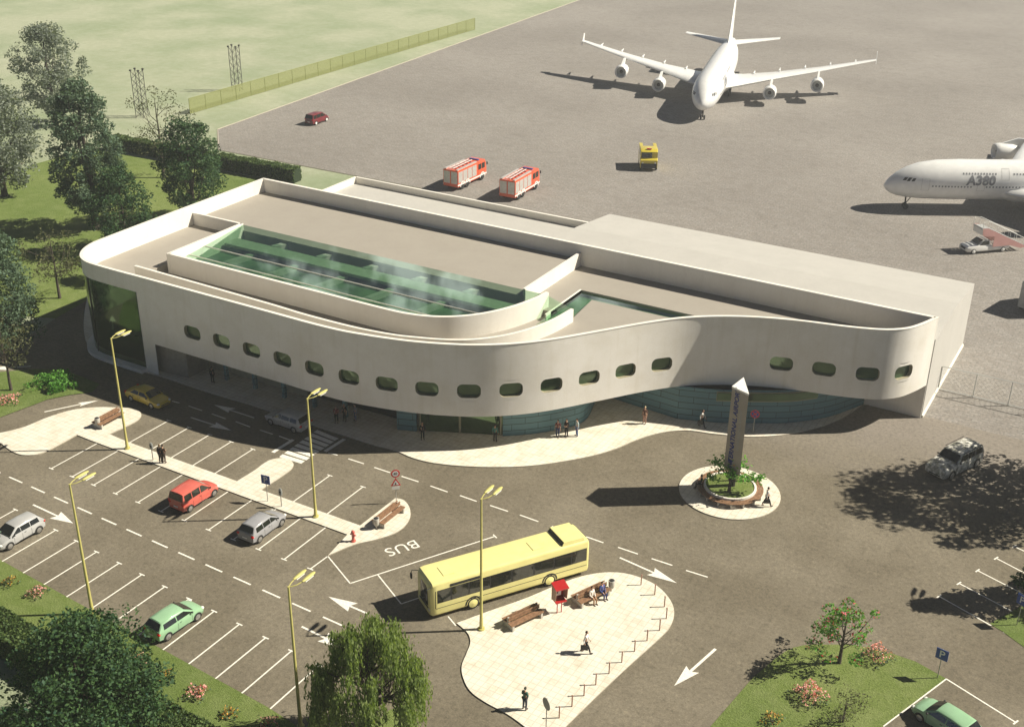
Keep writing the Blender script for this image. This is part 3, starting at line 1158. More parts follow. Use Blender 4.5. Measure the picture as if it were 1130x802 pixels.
gf.prism([(-92.6, 102), (-92.6, 78)] + [fpos(s, -0.9) for s in np.linspace(26, 41, 20)] + [(-82, 76), (-80, 80), (-60, 84), (-48, 92), (-30, 97), (-22, 102)], 0.13, ZB - 0.05)
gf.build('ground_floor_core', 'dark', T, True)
# glazed corner
gl = MB()
N = 26
pts = [fpos(s, -0.12) for s in np.linspace(GL0, GL1, N)]
ribbon(gl, pts, 0.08, 0.3, GLT)
gl.build('corner_glazing', 'bigglass', T, True, smooth=40)
gl = MB()
ribbon(gl, [fpos(s, 0.25) for s in np.linspace(GL0 - 1, GL1 + 0.1, N)], 0.9, 0.1, 0.45)
gl.build('corner_plinth', 'plaster', T, True)
for s in (GL0, 28.5, 31.5, GL1):
    gl = MB()
    p = fpos(s, -0.05)
    gl.box((p[0], p[1], 4.4), (0.1, 0.1, 8.2))
    gl.build('corner_mullion', 'black', T, True)
# ================================================================== STREET FURNITURE
def on(px, py, z=0.0):
    x, y = G(px, py, z)
    return (x, y, z)


KZ = 0.08   # top of the raised paving

# ---- street lamps
H_L = 10.55


def make_lamp(loc, label):
    t = thing('street_lamp', loc, 0, label, 'street lamp', 'double headed yellow street lamps')
    MB().tube([(0, 0, 0), (0, 0, 1.2), (0, 0, H_L)], [0.15, 0.11, 0.065], 10).build('pole', 'lampyellow', t, smooth=50)
    MB().tube([(0, 0, 0), (0, 0, 0.12)], 0.24, 10).build('base_plate', 'lampyellow', t)
    for dx, ll in ((-0.08, 0.0), (0.5, 0.1)):
        MB().tube([(0, 0, H_L - 0.04), (dx * 0.7, 0.3, H_L + 0.05), (dx, 0.7 + ll, H_L + 0.1)], 0.035, 6).build('arm', 'lampyellow', t, smooth=50)
        h = MB()
        rings = []
        for y, w, hh in ((0.55, 0.05, 0.04), (0.65, 0.1, 0.07), (1.0, 0.13, 0.09), (1.45, 0.13, 0.08), (1.66, 0.08, 0.04)):
            rings.append([(dx + w * math.cos(a), y + ll, H_L + 0.12 + hh * math.sin(a)) for a in np.linspace(0, 2 * PI, 11)[:-1]])
        h.loft(rings)
        hd = h.build('lamp_head', 'lampyellow', t, smooth=50)
        MB().box((dx, 1.1 + ll, H_L + 0.02), (0.2, 0.7, 0.05)).build('lens', 'signwhite', hd)
    return t


lamp0 = make_lamp((*G(140.7, 494.8, KZ), KZ), 'yellow double street lamp beside the wooden bench on the upper left paving')
for p, z, lab in (((348.5, 569.9), KZ, 'yellow double street lamp on the paved strip in front of the silver hatchback'),
                  ((531.1, 693.9), KZ, 'yellow double street lamp standing in front of the yellow bus'),
                  ((102.2, 676.6), 0, 'yellow double street lamp rising behind the big dark tree on the grass verge'),
                  ((331.8, 801.4), 0, 'yellow double street lamp left of the weeping willow'),):
    dup(lamp0, (*G(*p, z), z), 0, lab)
dup(lamp0, (0.59, 80.89, 0), 0, 'yellow double street lamp beyond the right edge, seen by its shadow')

# ---- signs
def pole_sign(loc, rz, label, H, shape, extra=None, group=None):
    t = thing('traffic_sign', loc, rz, label, 'traffic sign', group)
    MB().tube([(0, 0, 0), (0, 0, H)], 0.035, 8).build('pole', 'steel', t, smooth=50)
    shape(t, H)
    return t


def rotx(y, z):
    return Matrix.Translation((0, y, z)) @ Matrix.Rotation(PI / 2, 4, 'X')


def disc(mb, r, z, y, n=28, th=0.02, mat=None):
    mb.loft([[(r * math.cos(a), yy, z + r * math.sin(a)) for a in np.linspace(0, 2 * PI, n + 1)[:-1]] for yy in (y, y - th)], mat)


def sP(t, H):
    b = MB().box((0, -0.045, H - 0.4), (0.8, 0.03, 0.8)).build('sign_plate', 'signblue', t)
    MB().text('P', 0.75, rotx(-0.066, H - 0.4), 0.004, 0.01).build('letter', 'signwhite', b)


def s_round_tri(t, H):
    a = MB()
    disc(a, 0.36, H - 0.36, -0.04)
    d = a.build('round_plate', 'signred', t)
    a = MB()
    disc(a, 0.25, H - 0.36, -0.062, th=0.008)
    f = a.build('white_field', 'signwhite', d)
    a = MB()
    a.text('40', 0.3, rotx(-0.076, H - 0.36), 0.003, 0.004)
    a.build('number', 'black', d)
    def tri(r, z, y, th):
        m = MB()
        P = [(r * math.cos(rad(q)), z + r * math.sin(rad(q))) for q in (90, 210, 330)]
        m.loft([[(x, yy, zz) for x, zz in P] for yy in (y, y - th)])
        return m
    d = tri(0.48, H - 1.24, -0.04, 0.02).build('triangle_plate', 'signred', t)
    tri(0.29, H - 1.25, -0.062, 0.008).build('white_field', 'signwhite', d)
    MB().box((0, -0.075, H - 1.28), (0.07, 0.006, 0.2)).build('symbol', 'black', d)
    MB().box((0, -0.05, H - 1.68), (0.6, 0.02, 0.28)).build('small_plate', 'signwhite', t)


def s_nostop(t, H):
    a = MB()
    disc(a, 0.4, H - 0.4, -0.04)
    d = a.build('round_plate', 'signred', t)
    a = MB()
    disc(a, 0.32, H - 0.4, -0.062, th=0.008)
    a.build('blue_field', 'signblue', d)
    a = MB()
    for s in (1, -1):
        c = H - 0.4
        k = 0.23
        w = 0.03
        a.add([(-k - w, -0.074 - .001 * s, c - s * (k - w)), (-k + w, -0.074 - .001 * s, c - s * (k + w)), (k + w, -0.074 - .001 * s, c + s * (k - w)), (k - w, -0.074 - .001 * s, c + s * (k + w))], [(0, 1, 2, 3)])
    a.build('cross', 'signred', d)


def s_back(t, H):
    a = MB()
    disc(a, 0.42, H - 0.42, 0.04)
    a.build('round_plate', 'signback', t)


pole_sign(on(295.5, 552.8, KZ), rad(8), 'blue P parking sign on the paved strip between red and silver cars', 2.45, sP)
pole_sign(on(437.4, 554.2, KZ), rad(42), 'round red speed sign above a red warning triangle beside the wooden bench', 3.1, s_round_tri)
pole_sign(on(831, 477, KZ), rad(15), 'round red and blue no stopping sign on the pavement behind the totem', 2.3, s_nostop)
pole_sign((*G(602.5, 805, KZ), KZ), rad(150), 'round grey sign seen from behind at the lower tip of the bus stop paving', 2.5, s_back)
pole_sign(on(1034.4, 747.5, 0.02), rad(-10), 'blue P parking sign at the corner of the right grass island', 2.35, sP)
pole_sign(on(1122, 689, 0.02), rad(-28), 'blue P parking sign at the right edge of the picture by the shaded bays', 2.5, sP)

# ---- ticket meters
def meter(loc, rz, label):
    t = thing('parking_meter', loc, rz, label, 'parking meter', 'grey parking meters')
    MB().tube([(0, 0, 0), (0, 0, 1.15)], 0.045, 8).build('post', 'steel', t, smooth=50)
    m = MB()
    m.loft([[(0.16 * math.cos(a), 0.11 * math.sin(a), z) if z < 1.6 else (0.1 * math.cos(a), 0.07 * math.sin(a), z) for a in np.linspace(0, 2 * PI, 11)[:-1]] for z in (1.1, 1.2, 1.5, 1.68)])
    h = m.build('meter_head', 'signback', t, smooth=50)
    MB().box((0, -0.105, 1.4), (0.16, 0.02, 0.14)).build('display', 'black', h)


meter(on(169, 507.5, KZ), 0.4, 'grey parking meter next to the couple on the paved strip')
meter(on(310.8, 558.6, KZ), 0.3, 'grey parking meter between the blue P sign and the second lamp')


def bench(loc, rz, label, L=2.9):
    t = thing('park_bench', loc, rz, label, 'bench', 'double sided wooden benches')
    for s in (-1, 1):
        m = MB()
        m.box((0, s * (L / 2 - 0.16), 0.21), (1.15, 0.16, 0.42))
        m.box((0, s * (L / 2 - 0.16), 0.62), (0.16, 0.14, 0.42))
        m.build('support', 'benchgrey', t)
        MB().box((s * 0.36, 0, 0.47), (0.46, L, 0.07)).build('seat', 'wood', t)
        m = MB()
        for k in range(2):
            m.box((s * 0.12, 0, 0.66 + 0.18 * k), (0.045, L * 0.96, 0.13))
        m.build('backrest', 'wood', t)
    return t


def dirv(a, b):
    a, b = np.array(G(*a)), np.array(G(*b))
    return math.atan2(*(b - a)[::-1]) - PI / 2


bench(on(577, 684.5, KZ), dirv((562, 693), (594, 678)), 'empty brown wooden bench on the bus stop paving left of the red phone box', 2.8)
bench(on(652, 659.5, KZ), dirv((636, 667), (668, 652)), 'brown wooden bench with people sitting on it, right of the red phone box', 2.8)
bench(on(429, 572, KZ), dirv((416, 583), (441, 563)), 'brown wooden bench on the rounded paving below the round red sign', 2.9)
bench(on(120, 465.5, KZ), dirv((109, 472), (133, 459)), 'brown wooden bench by the lamp on the upper left paving', 2.8)


def bin_(loc, label, rz=0):
    t = thing('litter_bin', loc, rz, label, 'litter bin', 'small grey litter bins')
    MB().tube([(0, 0, 0), (0, 0, 0.5)], 0.05, 8).build('post', 'steel', t)
    m = MB()
    m.tube([(0, 0, 0.3), (0, 0, 0.42), (0, 0, 0.88), (0, 0, 0.95)], [0.15, 0.22, 0.25, 0.24], 14)
    b = m.build('bin_body', 'benchgrey', t, smooth=40)
    MB().tube([(0, 0, 0.951), (0, 0, 0.99)], [0.2, 0.16], 14).build('lid', 'black', b)


bin_(on(674.5, 652, KZ), 'grey litter bin right of the occupied bench at the bus stop')
bin_(on(415.5, 583, KZ), 'grey litter bin at the lower end of the bench on the rounded paving')
bin_(on(108.5, 471.5, KZ), 'grey litter bin at the left end of the bench on the upper left paving')

# ---- hydrant
t = thing('fire_hydrant', on(390, 597, KZ), 0, 'small red fire hydrant near the pointed end of the paving', 'fire hydrant')
MB().tube([(0, 0, 0), (0, 0, 0.08)], 0.2, 12).build('base_flange', 'red', t)
MB().tube([(0, 0, 0.08), (0, 0, 0.7), (0, 0, 0.82)], [0.12, 0.12, 0.16], 12).build('barrel', 'red', t, smooth=40)
MB().ball((0, 0, 0.84), (0.15, 0.15, 0.16)).build('cap', 'red', t, smooth=True)
for s in (-1, 1):
    MB().tube([(0, 0, 0.6), (s * 0.24, 0, 0.6)], 0.07, 8).build('outlet', 'red', t)

# ---- phone box on legs
t = thing('phone_booth', on(617, 675.5, KZ), rad(55), 'small red phone box on two red legs at the bus stop', 'phone booth')
t.scale = (0.84, 0.84, 1.0)
for s in (-1, 1):
    MB().tube([(s * 0.2, 0, 0), (s * 0.2, 0, 1.15)], 0.045, 8).build('leg', 'kioskred', t)
m = MB()
m.box((0, 0.42, 1.7), (1.06, 0.06, 1.3))
m.box((0, 0, 1.08), (1.0, 0.8, 0.06))
m.build('back_panel', 'kioskred', t)
for s in (-1, 1):
    m = MB()
    m.loft([[(s * 0.53 + d, -0.3, 1.25), (s * 0.53 + d, 0.42, 1.05), (s * 0.53 + d, 0.42, 2.35), (s * 0.53 + d, -0.42, 2.2)] for d in (-0.025, 0.025)])
    m.build('side_panel', 'kioskside', t)
m = MB()
m.loft([[(x, -0.5, 2.2), (x, 0.48, 2.38), (x, 0.48, 2.46), (x, -0.5, 2.28)] for x in (-0.6, 0.6)])
m.build('roof', 'kioskred', t)
m = MB()
m.box((0, 0.28, 1.7), (0.42, 0.2, 0.62))
ph = m.build('telephone', 'signwhite', t)
MB().box((-0.12, 0.16, 1.75), (0.07, 0.07, 0.3)).build('receiver', 'black', ph)

# ---- bollards
BX = [(555, 211), (612, 252), (652, 302), (660, 351), (632, 400), (580, 443), (528, 487), (475, 533), (422, 579), (367, 626), (318, 671), (268, 716), (215, 763)]
b0 = None
for i, (x, y) in enumerate(BX):
    loc = on(560 + x / 3.767, 589 + y / 3.767, KZ)
    lab = 'thin brown bollard in the row along the curved right edge of the bus stop paving'
    if b0 is None:
        b0 = thing('bollard', loc, 0, lab, 'bollard', 'row of thin bollards along the bus stop paving')
        MB().tube([(0, 0, 0), (0, 0, 0.85)], 0.045, 8).build('post', 'kioskside', b0, smooth=50)
        MB().ball((0, 0, 0.88), (0.065, 0.065, 0.05), 8, 6).build('cap', 'kioskside', b0, smooth=True)
    else:
        dup(b0, loc, 0, lab)

# ---- round island with planter, ring bench, totem
PC = (-25.75, 81.15)
ring = lambda r, n=48: [(PC[0] + r * math.cos(a), PC[1] + r * math.sin(a)) for a in np.linspace(0, 2 * PI, n + 1)[:-1]]
mb = MB()
mb.prism(ring(4.15), -0.02, KZ, mat=0, top=1, bottom=False)
mb.build('pavement', ['kerb', 'tile'], kind='structure')
t = thing('round_planter', (*PC, KZ), 0, 'round white walled planter with mown grass inside the ring bench', 'planter')


def annulus(mb, r0, r1, z0, z1, n=48, mat=None):
    vs, fs = [], []
    for k in range(n):
        a = 2 * PI * k / n
        for r, z in ((r0, z0), (r1, z0), (r1, z1), (r0, z1)):
            vs.append((r * math.cos(a), r * math.sin(a), z))
    for k in range(n):
        a, b = k * 4, ((k + 1) % n) * 4
        for j in range(4):
            j2 = (j + 1) % 4
            fs.append((a + j, a + j2, b + j2, b + j))
    mb.add(vs, [f[::-1] for f in fs], mat)
    return mb


annulus(MB(), 1.98, 2.15, 0, 0.62).build('planter_wall', 'plaster2', t, smooth=40)
m = MB()
vs = [(0, 0, 0.62)] + [(r * math.cos(a), r * math.sin(a), 0.62 - 0.03 * r) for r in (0.7, 1.4, 1.985) for a in np.linspace(0, 2 * PI, 33)[:-1]]
fs = [(0, 1 + k, 1 + (k + 1) % 32) for k in range(32)]
for j in range(2):
    fs += [(1 + j * 32 + k, 1 + (j + 1) * 32 + k, 1 + (j + 1) * 32 + (k + 1) % 32, 1 + j * 32 + (k + 1) % 32) for k in range(32)]
m.add(vs, fs)
m.build('planter_lawn', 'lawn', t, smooth=True)
t = thing('ring_bench', (*PC, KZ), 0, 'circular brown wooden bench around the round planter', 'bench')
m = MB()
annulus(m, 2.18, 2.34, 0.4, 0.46)
annulus(m, 2.37, 2.53, 0.4, 0.46)
annulus(m, 2.56, 2.72, 0.4, 0.46)
m.build('seat', 'wood', t)
for k in range(16):
    a = 2 * PI * k / 16
    MB().box((2.45 * math.cos(a), 2.45 * math.sin(a), 0.2), (0.5, 0.1, 0.4), a).build('leg', 'benchgrey', t)
TC = (-25.6, 81.2)
t = thing('totem_sign', (*TC, 0.65), 0, 'tall three sided airport sign column with blue vertical lettering', 'sign')
MB().tube([(0, 0, -0.4), (0, 0, 2.6)], 0.24, 14).build('post', 'darkmetal', t, smooth=40)
va, vb, vc = np.array((-26.2, 80.5)) - TC, np.array((-24.6, 80.0)) - TC, np.array((-26.0, 82.9)) - TC
vb = np.array((0.95, -1.3))
va = np.array((-0.62, -0.75))
vc = np.array((-0.4, 1.2))
tri = [tuple(va), tuple(vb), tuple(vc)]
m = MB()
m.prism(tri, 1.9, 9.2)
body = m.build('body', 'totem', t)
k = 1.04
m = MB()
m.prism([(p[0] * k, p[1] * k) for p in tri], 9.203, 9.36)
m.build('cap', 'totemtop', t)
# lettering runs up the front face
d = (vb - va) / np.linalg.norm(vb - va)
nrm = np.array([d[1], -d[0]])


def face_m(u, z):
    o = va + d * u + nrm * 0.012
    X, Y, Z = Vector((0, 0, 1)), Vector((-d[0], -d[1], 0)), Vector((nrm[0], nrm[1], 0))
    return Matrix(((X.x, Y.x, Z.x, o[0]), (X.y, Y.y, Z.y, o[1]), (X.z, Y.z, Z.z, z), (0, 0, 0, 1)))


m = MB()
m.text('INTERNATIONAL AIRPORT', 0.6, face_m(0.6, 5.75), 0.006, 0.016, shear=0.1)
m.build('lettering', 'totemblue', body)
m = MB()
m.text('INTERNATIONAL AIRPORT', 0.3, face_m(1.15, 5.9), 0.004, 0)
m.build('small_lettering', 'planegrey', body)
m = MB()
e = [face_m(0.62 + a, 2.75 + b) @ Vector((0, 0, 0.004)) for a, b in ((-0.3, 0.25), (0, -0.15), (0.3, 0.25), (0, 0.12))]
m.add(e, [(0, 1, 2, 3)])
m.build('emblem', 'totemblue', body)
m = MB()
e = [face_m(0.95 + a, 2.6 + b) @ Vector((0, 0, 0.006)) for a, b in ((-0.12, 0), (0.1, -0.08), (0.14, 0.1))]
m.add(e, [(0, 1, 2)])
m.build('emblem', 'yellowflower', body)

# ---- perimeter fences
def mesh_fence(name, a, b, H, step, label, mat, wire=0.02, dens=0.9, cat='fence'):
    a, b = np.array(a, float), np.array(b, float)
    L = np.linalg.norm(b - a)
    ang = math.atan2(b[1] - a[1], b[0] - a[0])
    t = thing(name, (a[0], a[1], 0), ang, label, cat)
    n = max(2, int(L / step))
    for k in range(n + 1):
        MB().tube([(L * k / n, 0, 0), (L * k / n, 0, H)], 0.065, 6).build('post', mat, t)
    m = MB()
    for z in (0.1, H):
        m.tube([(0, 0, z), (L, 0, z)], 0.06, 4)
    m.build('rail', mat, t)
    m = MB()
    k = 0.0
    while k < L + H:
        for s in (1, -1):
            x0, x1 = k - H, k
            z0, z1 = 0.1, H
            if s < 0:
                x0, x1 = k, k - H
            xa, za, xb, zb = x0, z0, x1, z1
            def cl(x, z, xo, zo):
                xx = min(max(x, 0), L)
                return xx, z + (zo - z) * ((xx - x) / (xo - x) if xo != x else 0)
            pa, pb = cl(xa, za, xb, zb), cl(xb, zb, xa, za)
            if abs(pa[0] - pb[0]) > 0.05:
                w = wire
                m.add([(pa[0] - w, 0.01 * s, pa[1]), (pa[0] + w, 0.01 * s, pa[1]), (pb[0] + w, 0.01 * s, pb[1]), (pb[0] - w, 0.01 * s, pb[1])], [(0, 1, 2, 3)])
        k += dens
    m.build('wire_mesh', mat, t)
    return t


mesh_fence('mesh_fence', (-15.05, 109.5), (30, 109.5), 2.5, 3.2, 'pale wire mesh fence running right from the terminal corner', 'signwhite', 0.01, 0.5)
mesh_fence('green_fence', G(210, 126), G(524, 33), 2.7, 4.0, 'long yellow green mesh fence along the far edge of the apron', 'fence_green', 0.085, 0.32)


# ---- lattice masts
def mast(loc, H, label):
    t = thing('lattice_mast', loc, 0.3, label, 'mast', 'lattice masts in the field')
    s = 0.75
    cs = [(s, s), (-s, s), (-s, -s), (s, -s)]
    for x, y in cs:
        MB().tube([(x, y, 0), (x, y, H)], 0.055, 5).build('leg', 'darkmetal', t)
    m = MB()
    n = 6
    for k in range(n):
        for i in range(4):
            a, b = cs[i], cs[(i + 1) % 4]
            z0, z1 = H * k / n, H * (k + 1) / n
            m.tube([(*a, z0), (*b, z1)], 0.035, 4)
            m.tube([(*b, z0), (*a, z1)], 0.035, 4)
    m.build('bracing', 'darkmetal', t)
    for x, y in cs:
        MB().box((x, y, H + 0.12), (0.3, 0.3, 0.24)).build('lamp', 'darkmetal', t)


mast(on(262, 100), 8.2, 'grey lattice mast in the far field, the right one of the two')
mast(on(157, 129), 8.0, 'grey lattice mast half hidden by trees, the left one of the two')

# ================================================================== VEGETATION
def leaf_quads(centers, size, flat=0.0, rng=RNG, hang=False, asp=0.6):
    n = len(centers)
    d1 = rng.normal(size=(n, 3))
    if flat:
        d1[:, 2] *= (1 - flat)
    if hang:
        d1 = np.stack([rng.normal(0, 0.25, n), rng.normal(0, 0.25, n), -np.ones(n)], 1)
    d1 /= np.linalg.norm(d1, axis=1)[:, None]
    d2 = np.cross(d1, rng.normal(size=(n, 3)))
    d2 /= np.linalg.norm(d2, axis=1)[:, None]
    s = size * rng.uniform(0.6, 1.3, n)[:, None]
    a, b = d1 * s / 2, d2 * s * asp / 2
    v = np.stack([centers - a, centers - a * 0.1 + b, centers + a, centers - a * 0.1 - b], 1).reshape(-1, 3)
    return v


def quads_object(name, v, mats, parent, midx=None):
    n = len(v) // 4
    me = bpy.data.meshes.new(name)
    me.vertices.add(len(v))
    me.vertices.foreach_set('co', v.astype(np.float32).ravel())
    me.loops.add(n * 4)
    me.loops.foreach_set('vertex_index', np.arange(n * 4, dtype=np.int32))
    me.polygons.add(n)
    me.polygons.foreach_set('loop_start', np.arange(0, n * 4, 4, dtype=np.int32))
    me.polygons.foreach_set('loop_total', np.full(n, 4, dtype=np.int32))
    for m in (mats if isinstance(mats, (list, tuple)) else [mats]):
        me.materials.append(M[m])
    if midx is not None:
        me.polygons.foreach_set('material_index', midx.astype(np.int32))
    me.update(calc_edges=True)
    o = bpy.data.objects.new(name, me)
    COL.objects.link(o)
    o.parent = parent
    return o


def trunk_mesh(H, r, tips, lean=(0, 0), z_split=0.35, rng=RNG, n_fork=3):
    m = MB()
    top = (lean[0], lean[1], H)
    pts = [(0, 0, -0.1)]
    for k in range(1, 6):
        f = k / 5
        pts.append((lean[0] * f + rng.normal(0, 0.02 * H * f * 0.4), lean[1] * f + rng.normal(0, 0.02 * H * f * 0.4), H * f))
    m.tube(pts, [r * 1.35, r, r * 0.8, r * 0.6, r * 0.4, r * 0.15], 8)
    P = [np.array(p) for p in pts]
    for tip in tips:
        tip = np.array(tip)
        f = rng.uniform(z_split, min(0.9, max(z_split + 0.05, tip[2] / H * 0.85)))
        k = f * 5
        i = min(4, int(k))
        s = P[i] + (P[i + 1] - P[i]) * (k - i)
        mid = s + (tip - s) * 0.5 + np.array([rng.normal(0, 0.15), rng.normal(0, 0.15), -0.08 * np.linalg.norm(tip - s)])
        rr = r * 0.45 * (1 - f * 0.5)
        m.tube([tuple(s), tuple(mid), tuple(tip)], [rr, rr * 0.6, rr * 0.2], 6)
        for q in range(2):
            e = mid + (tip - mid) * rng.uniform(0.2, 0.8) + rng.normal(0, 0.5, 3)
            m.tube([tuple(mid), tuple(e)], [rr * 0.4, rr * 0.1], 5)
    return m


def tree(name, loc, H, W, label, n_clump=60, leaves=90, lsize=0.45, mat='leaf_mid', z0=0.18, shape='oval', trunk_r=None, csize=None, group=None, cat='tree', rng=None, flowers=None, asp=0.6):
    rng = rng or np.random.default_rng(int(abs(loc[0] * 13 + loc[1] * 7)) + 3)
    t = thing(name, loc, 0, label, cat, group)
    cl = []
    while len(cl) < n_clump:
        u = rng.uniform(0, 1)
        z = z0 + (1 - z0) * u
        if shape == 'oval':
            rr = math.sin(PI * min(1, max(0, (u * 0.9 + 0.08)))) ** 0.6
        elif shape == 'cone':
            rr = (1 - u) * 0.95 + 0.08
        elif shape == 'column':
            rr = min(1, (u + 0.12) * 3.2) * (1 - u ** 3.5) ** 0.5
        elif shape == 'umbrella':
            rr = math.sin(PI * min(1, u * 0.8 + 0.2)) ** 0.5
        a = rng.uniform(0, 2 * PI)
        q = math.sqrt(rng.uniform(0.1, 1)) * rng.uniform(0.78, 1.1)
        cl.append((W / 2 * rr * q * math.cos(a), W / 2 * rr * q * math.sin(a), H * z * 0.97))
    cl = np.array(cl)
    cs = csize or W * 0.13
    cen, idx = [], []
    for c in cl:
        k = int(leaves * rng.uniform(0.55, 1.4))
        sg = cs * rng.uniform(0.6, 1.25)
        pts = rng.normal(size=(k, 3))
        pts /= np.linalg.norm(pts, axis=1)[:, None]
        pts *= (rng.uniform(0.25, 1, k) ** 0.45)[:, None] * sg * np.array([1.15, 1.15, 0.85])
        cen.append(c + pts)
    cen = np.concatenate(cen)
    cen = cen[cen[:, 2] > 0.05]
    v = leaf_quads(cen, lsize, 0.35, rng, asp=asp)
    if flowers:
        mi = (rng.uniform(size=len(cen)) < flowers[1]).astype(np.int32)
        quads_object('crown', v, [mat, flowers[0]], t, mi)
    else:
        quads_object('crown', v, mat, t)
    tips = cl[rng.choice(len(cl), min(len(cl), 16), False)]
    trunk_mesh(H * 0.88, trunk_r or H * 0.018 + 0.04, tips, z_split=max(0.12, z0 * 0.8), rng=rng).build('trunk', 'bark', t, smooth=60)
    return t


GT = 'trees left of the terminal'
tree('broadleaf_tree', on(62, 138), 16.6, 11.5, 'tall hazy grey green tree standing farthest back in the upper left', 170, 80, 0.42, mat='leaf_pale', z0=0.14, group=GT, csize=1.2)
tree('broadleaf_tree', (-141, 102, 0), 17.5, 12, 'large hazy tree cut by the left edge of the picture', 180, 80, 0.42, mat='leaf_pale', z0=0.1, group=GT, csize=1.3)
tree('poplar_tree', (-119.5, 99, 0), 19.5, 8.6, 'tall dense columnar tree just left of the terminal roof', 210, 100, 0.36, mat='leaf_mid', z0=0.13, shape='column', group=GT, csize=1.0)
tree('broadleaf_tree', (-109.8, 95.2, 0), 10.6, 7.8, 'lower round dark green tree behind the left roof edge', 120, 90, 0.34, mat='leaf_dark', z0=0.08, group=GT, csize=0.95)
tree('sparse_tree', on(181, 196), 13.2, 11, 'sparse olive tree with bare branches behind the hedge', 30, 45, 0.3, mat='leaf_sparse', z0=0.35, group=GT, csize=1.2, trunk_r=0.2)
tree('broadleaf_tree', (-111.0, 108.2, 0), 14.0, 9.2, 'dense dark tree touching the back of the terminal parapet', 150, 95, 0.34, mat='leaf_dark', z0=0.1, group=GT, csize=1.05)
tree('poplar_tree', on(8, 392), 13.4, 7.6, 'dense upright tree at the left edge beside the access road', 170, 110, 0.3, mat='leaf_mid', z0=0.1, shape='column', group=GT, csize=0.95)
tree('sparse_tree', on(66, 329), 8.6, 8.2, 'small sparse young tree on the sunny lawn left of the glazed corner', 34, 48, 0.26, mat='leaf_sparse', z0=0.38, group=GT, csize=0.95, trunk_r=0.14)
tree('sparse_tree', on(12.5, 431), 7.6, 6.0, 'thin sparse tree on the small grass island by the upper left road', 24, 45, 0.24, mat='leaf_sparse', z0=0.42, csize=0.8, trunk_r=0.12)
tree('round_bush', (-105.0, 87.2, 0), 4.2, 4.6, 'round dark bush behind the glazed corner of the terminal', 36, 90, 0.3, mat='leaf_dark', z0=0.02, csize=0.8, cat='bush')
tree('flat_bush', on(62, 425, 0.06), 0.9, 4.6, 'low spreading green juniper on the small grass island', 34, 70, 0.26, mat='leaf_bright', z0=0.05, csize=0.55, cat='bush')
tree('big_tree', (-48.2, 34.1, 0), 8.9, 9.4, 'big dark leafy tree in the lower left corner', 190, 150, 0.25, mat='leaf_dark', z0=0.05, csize=0.95, trunk_r=0.32)
tree('broadleaf_tree', (-70.6, 42.9, 0), 4.3, 3.6, 'small green tree at the left edge in front of the silver white hatchback', 40, 90, 0.26, mat='leaf_mid', z0=0.08, csize=0.6)
tree('flowering_tree', on(926, 731, 0.02), 4.9, 4.9, 'small bright green tree dotted with red blossom on the right grass island', 26, 75, 0.2, mat='leaf_bright', z0=0.3, shape='umbrella', csize=0.55, trunk_r=0.11, flowers=('roseflower', 0.16))
tree('large_tree', (1.6, 97.4, 0), 18.6, 14.0, 'large tree beyond the right edge whose shadow covers the camouflage car', 175, 105, 0.42, mat='leaf_mid', z0=0.12, csize=1.35)
tree('conifer_tree', (-0.4, 79.4, 0), 9.2, 5.4, 'dark conifer at the right edge over the right parking bays', 80, 100, 0.3, mat='leaf_dark', z0=0.04, shape='cone', csize=0.62)

# ---- weeping willow
def willow(loc, H, W, label):
    rng = np.random.default_rng(21)
    t = thing('weeping_willow', loc, 0, label, 'tree')
    cen = []
    tips = []
    for k in range(84):
        q = rng.uniform(0, 1) ** 0.55
        a = rng.uniform(0, 2 * PI)
        low = rng.uniform() < 0.45
        if low:
            q = rng.uniform(0.75, 1.05)
        bx, by = W / 2 * q * math.cos(a), W / 2 * q * math.sin(a)
        ztop = H * rng.uniform(0.38, 0.66) if low else H * (1 - 0.38 * q ** 2) * rng.uniform(0.88, 1.0)
        Lb = rng.uniform(1.3, 3.3)
        R_ = rng.uniform(0.28, 0.55)
        tips.append((bx * 0.85, by * 0.85, ztop - 0.15))
        for j in range(15):
            x, y = bx + rng.normal(0, R_ * 0.6), by + rng.normal(0, R_ * 0.6)
            L = min(Lb * rng.uniform(0.5, 1.1), ztop - 0.3)
            n = max(4, int(L * 11))
            u = np.linspace(0, 1, n)
            sway = rng.normal(0, 0.1)
            zt = ztop - ((x - bx) ** 2 + (y - by) ** 2) * 0.7
            cen.append(np.stack([x + sway * u + rng.normal(0, 0.045, n), y + sway * u + rng.normal(0, 0.045, n), zt - L * u], 1))
        kk = 26
        cen.append(np.array((bx, by, ztop)) + rng.normal(size=(kk, 3)) * np.array([R_ * 0.6, R_ * 0.6, 0.1]))
    cen = np.concatenate(cen)
    v = leaf_quads(cen, 0.3, 0, rng, hang=True, asp=0.32)
    quads_object('crown', v, 'leaf_willow', t)
    trunk_mesh(H * 0.82, 0.26, tips[::2], z_split=0.35, rng=rng).build('trunk', 'bark', t, smooth=60)
    return t


willow((-33.7, 42.4, 0), 10.0, 6.2, 'weeping willow with hanging light green strands at the bottom')

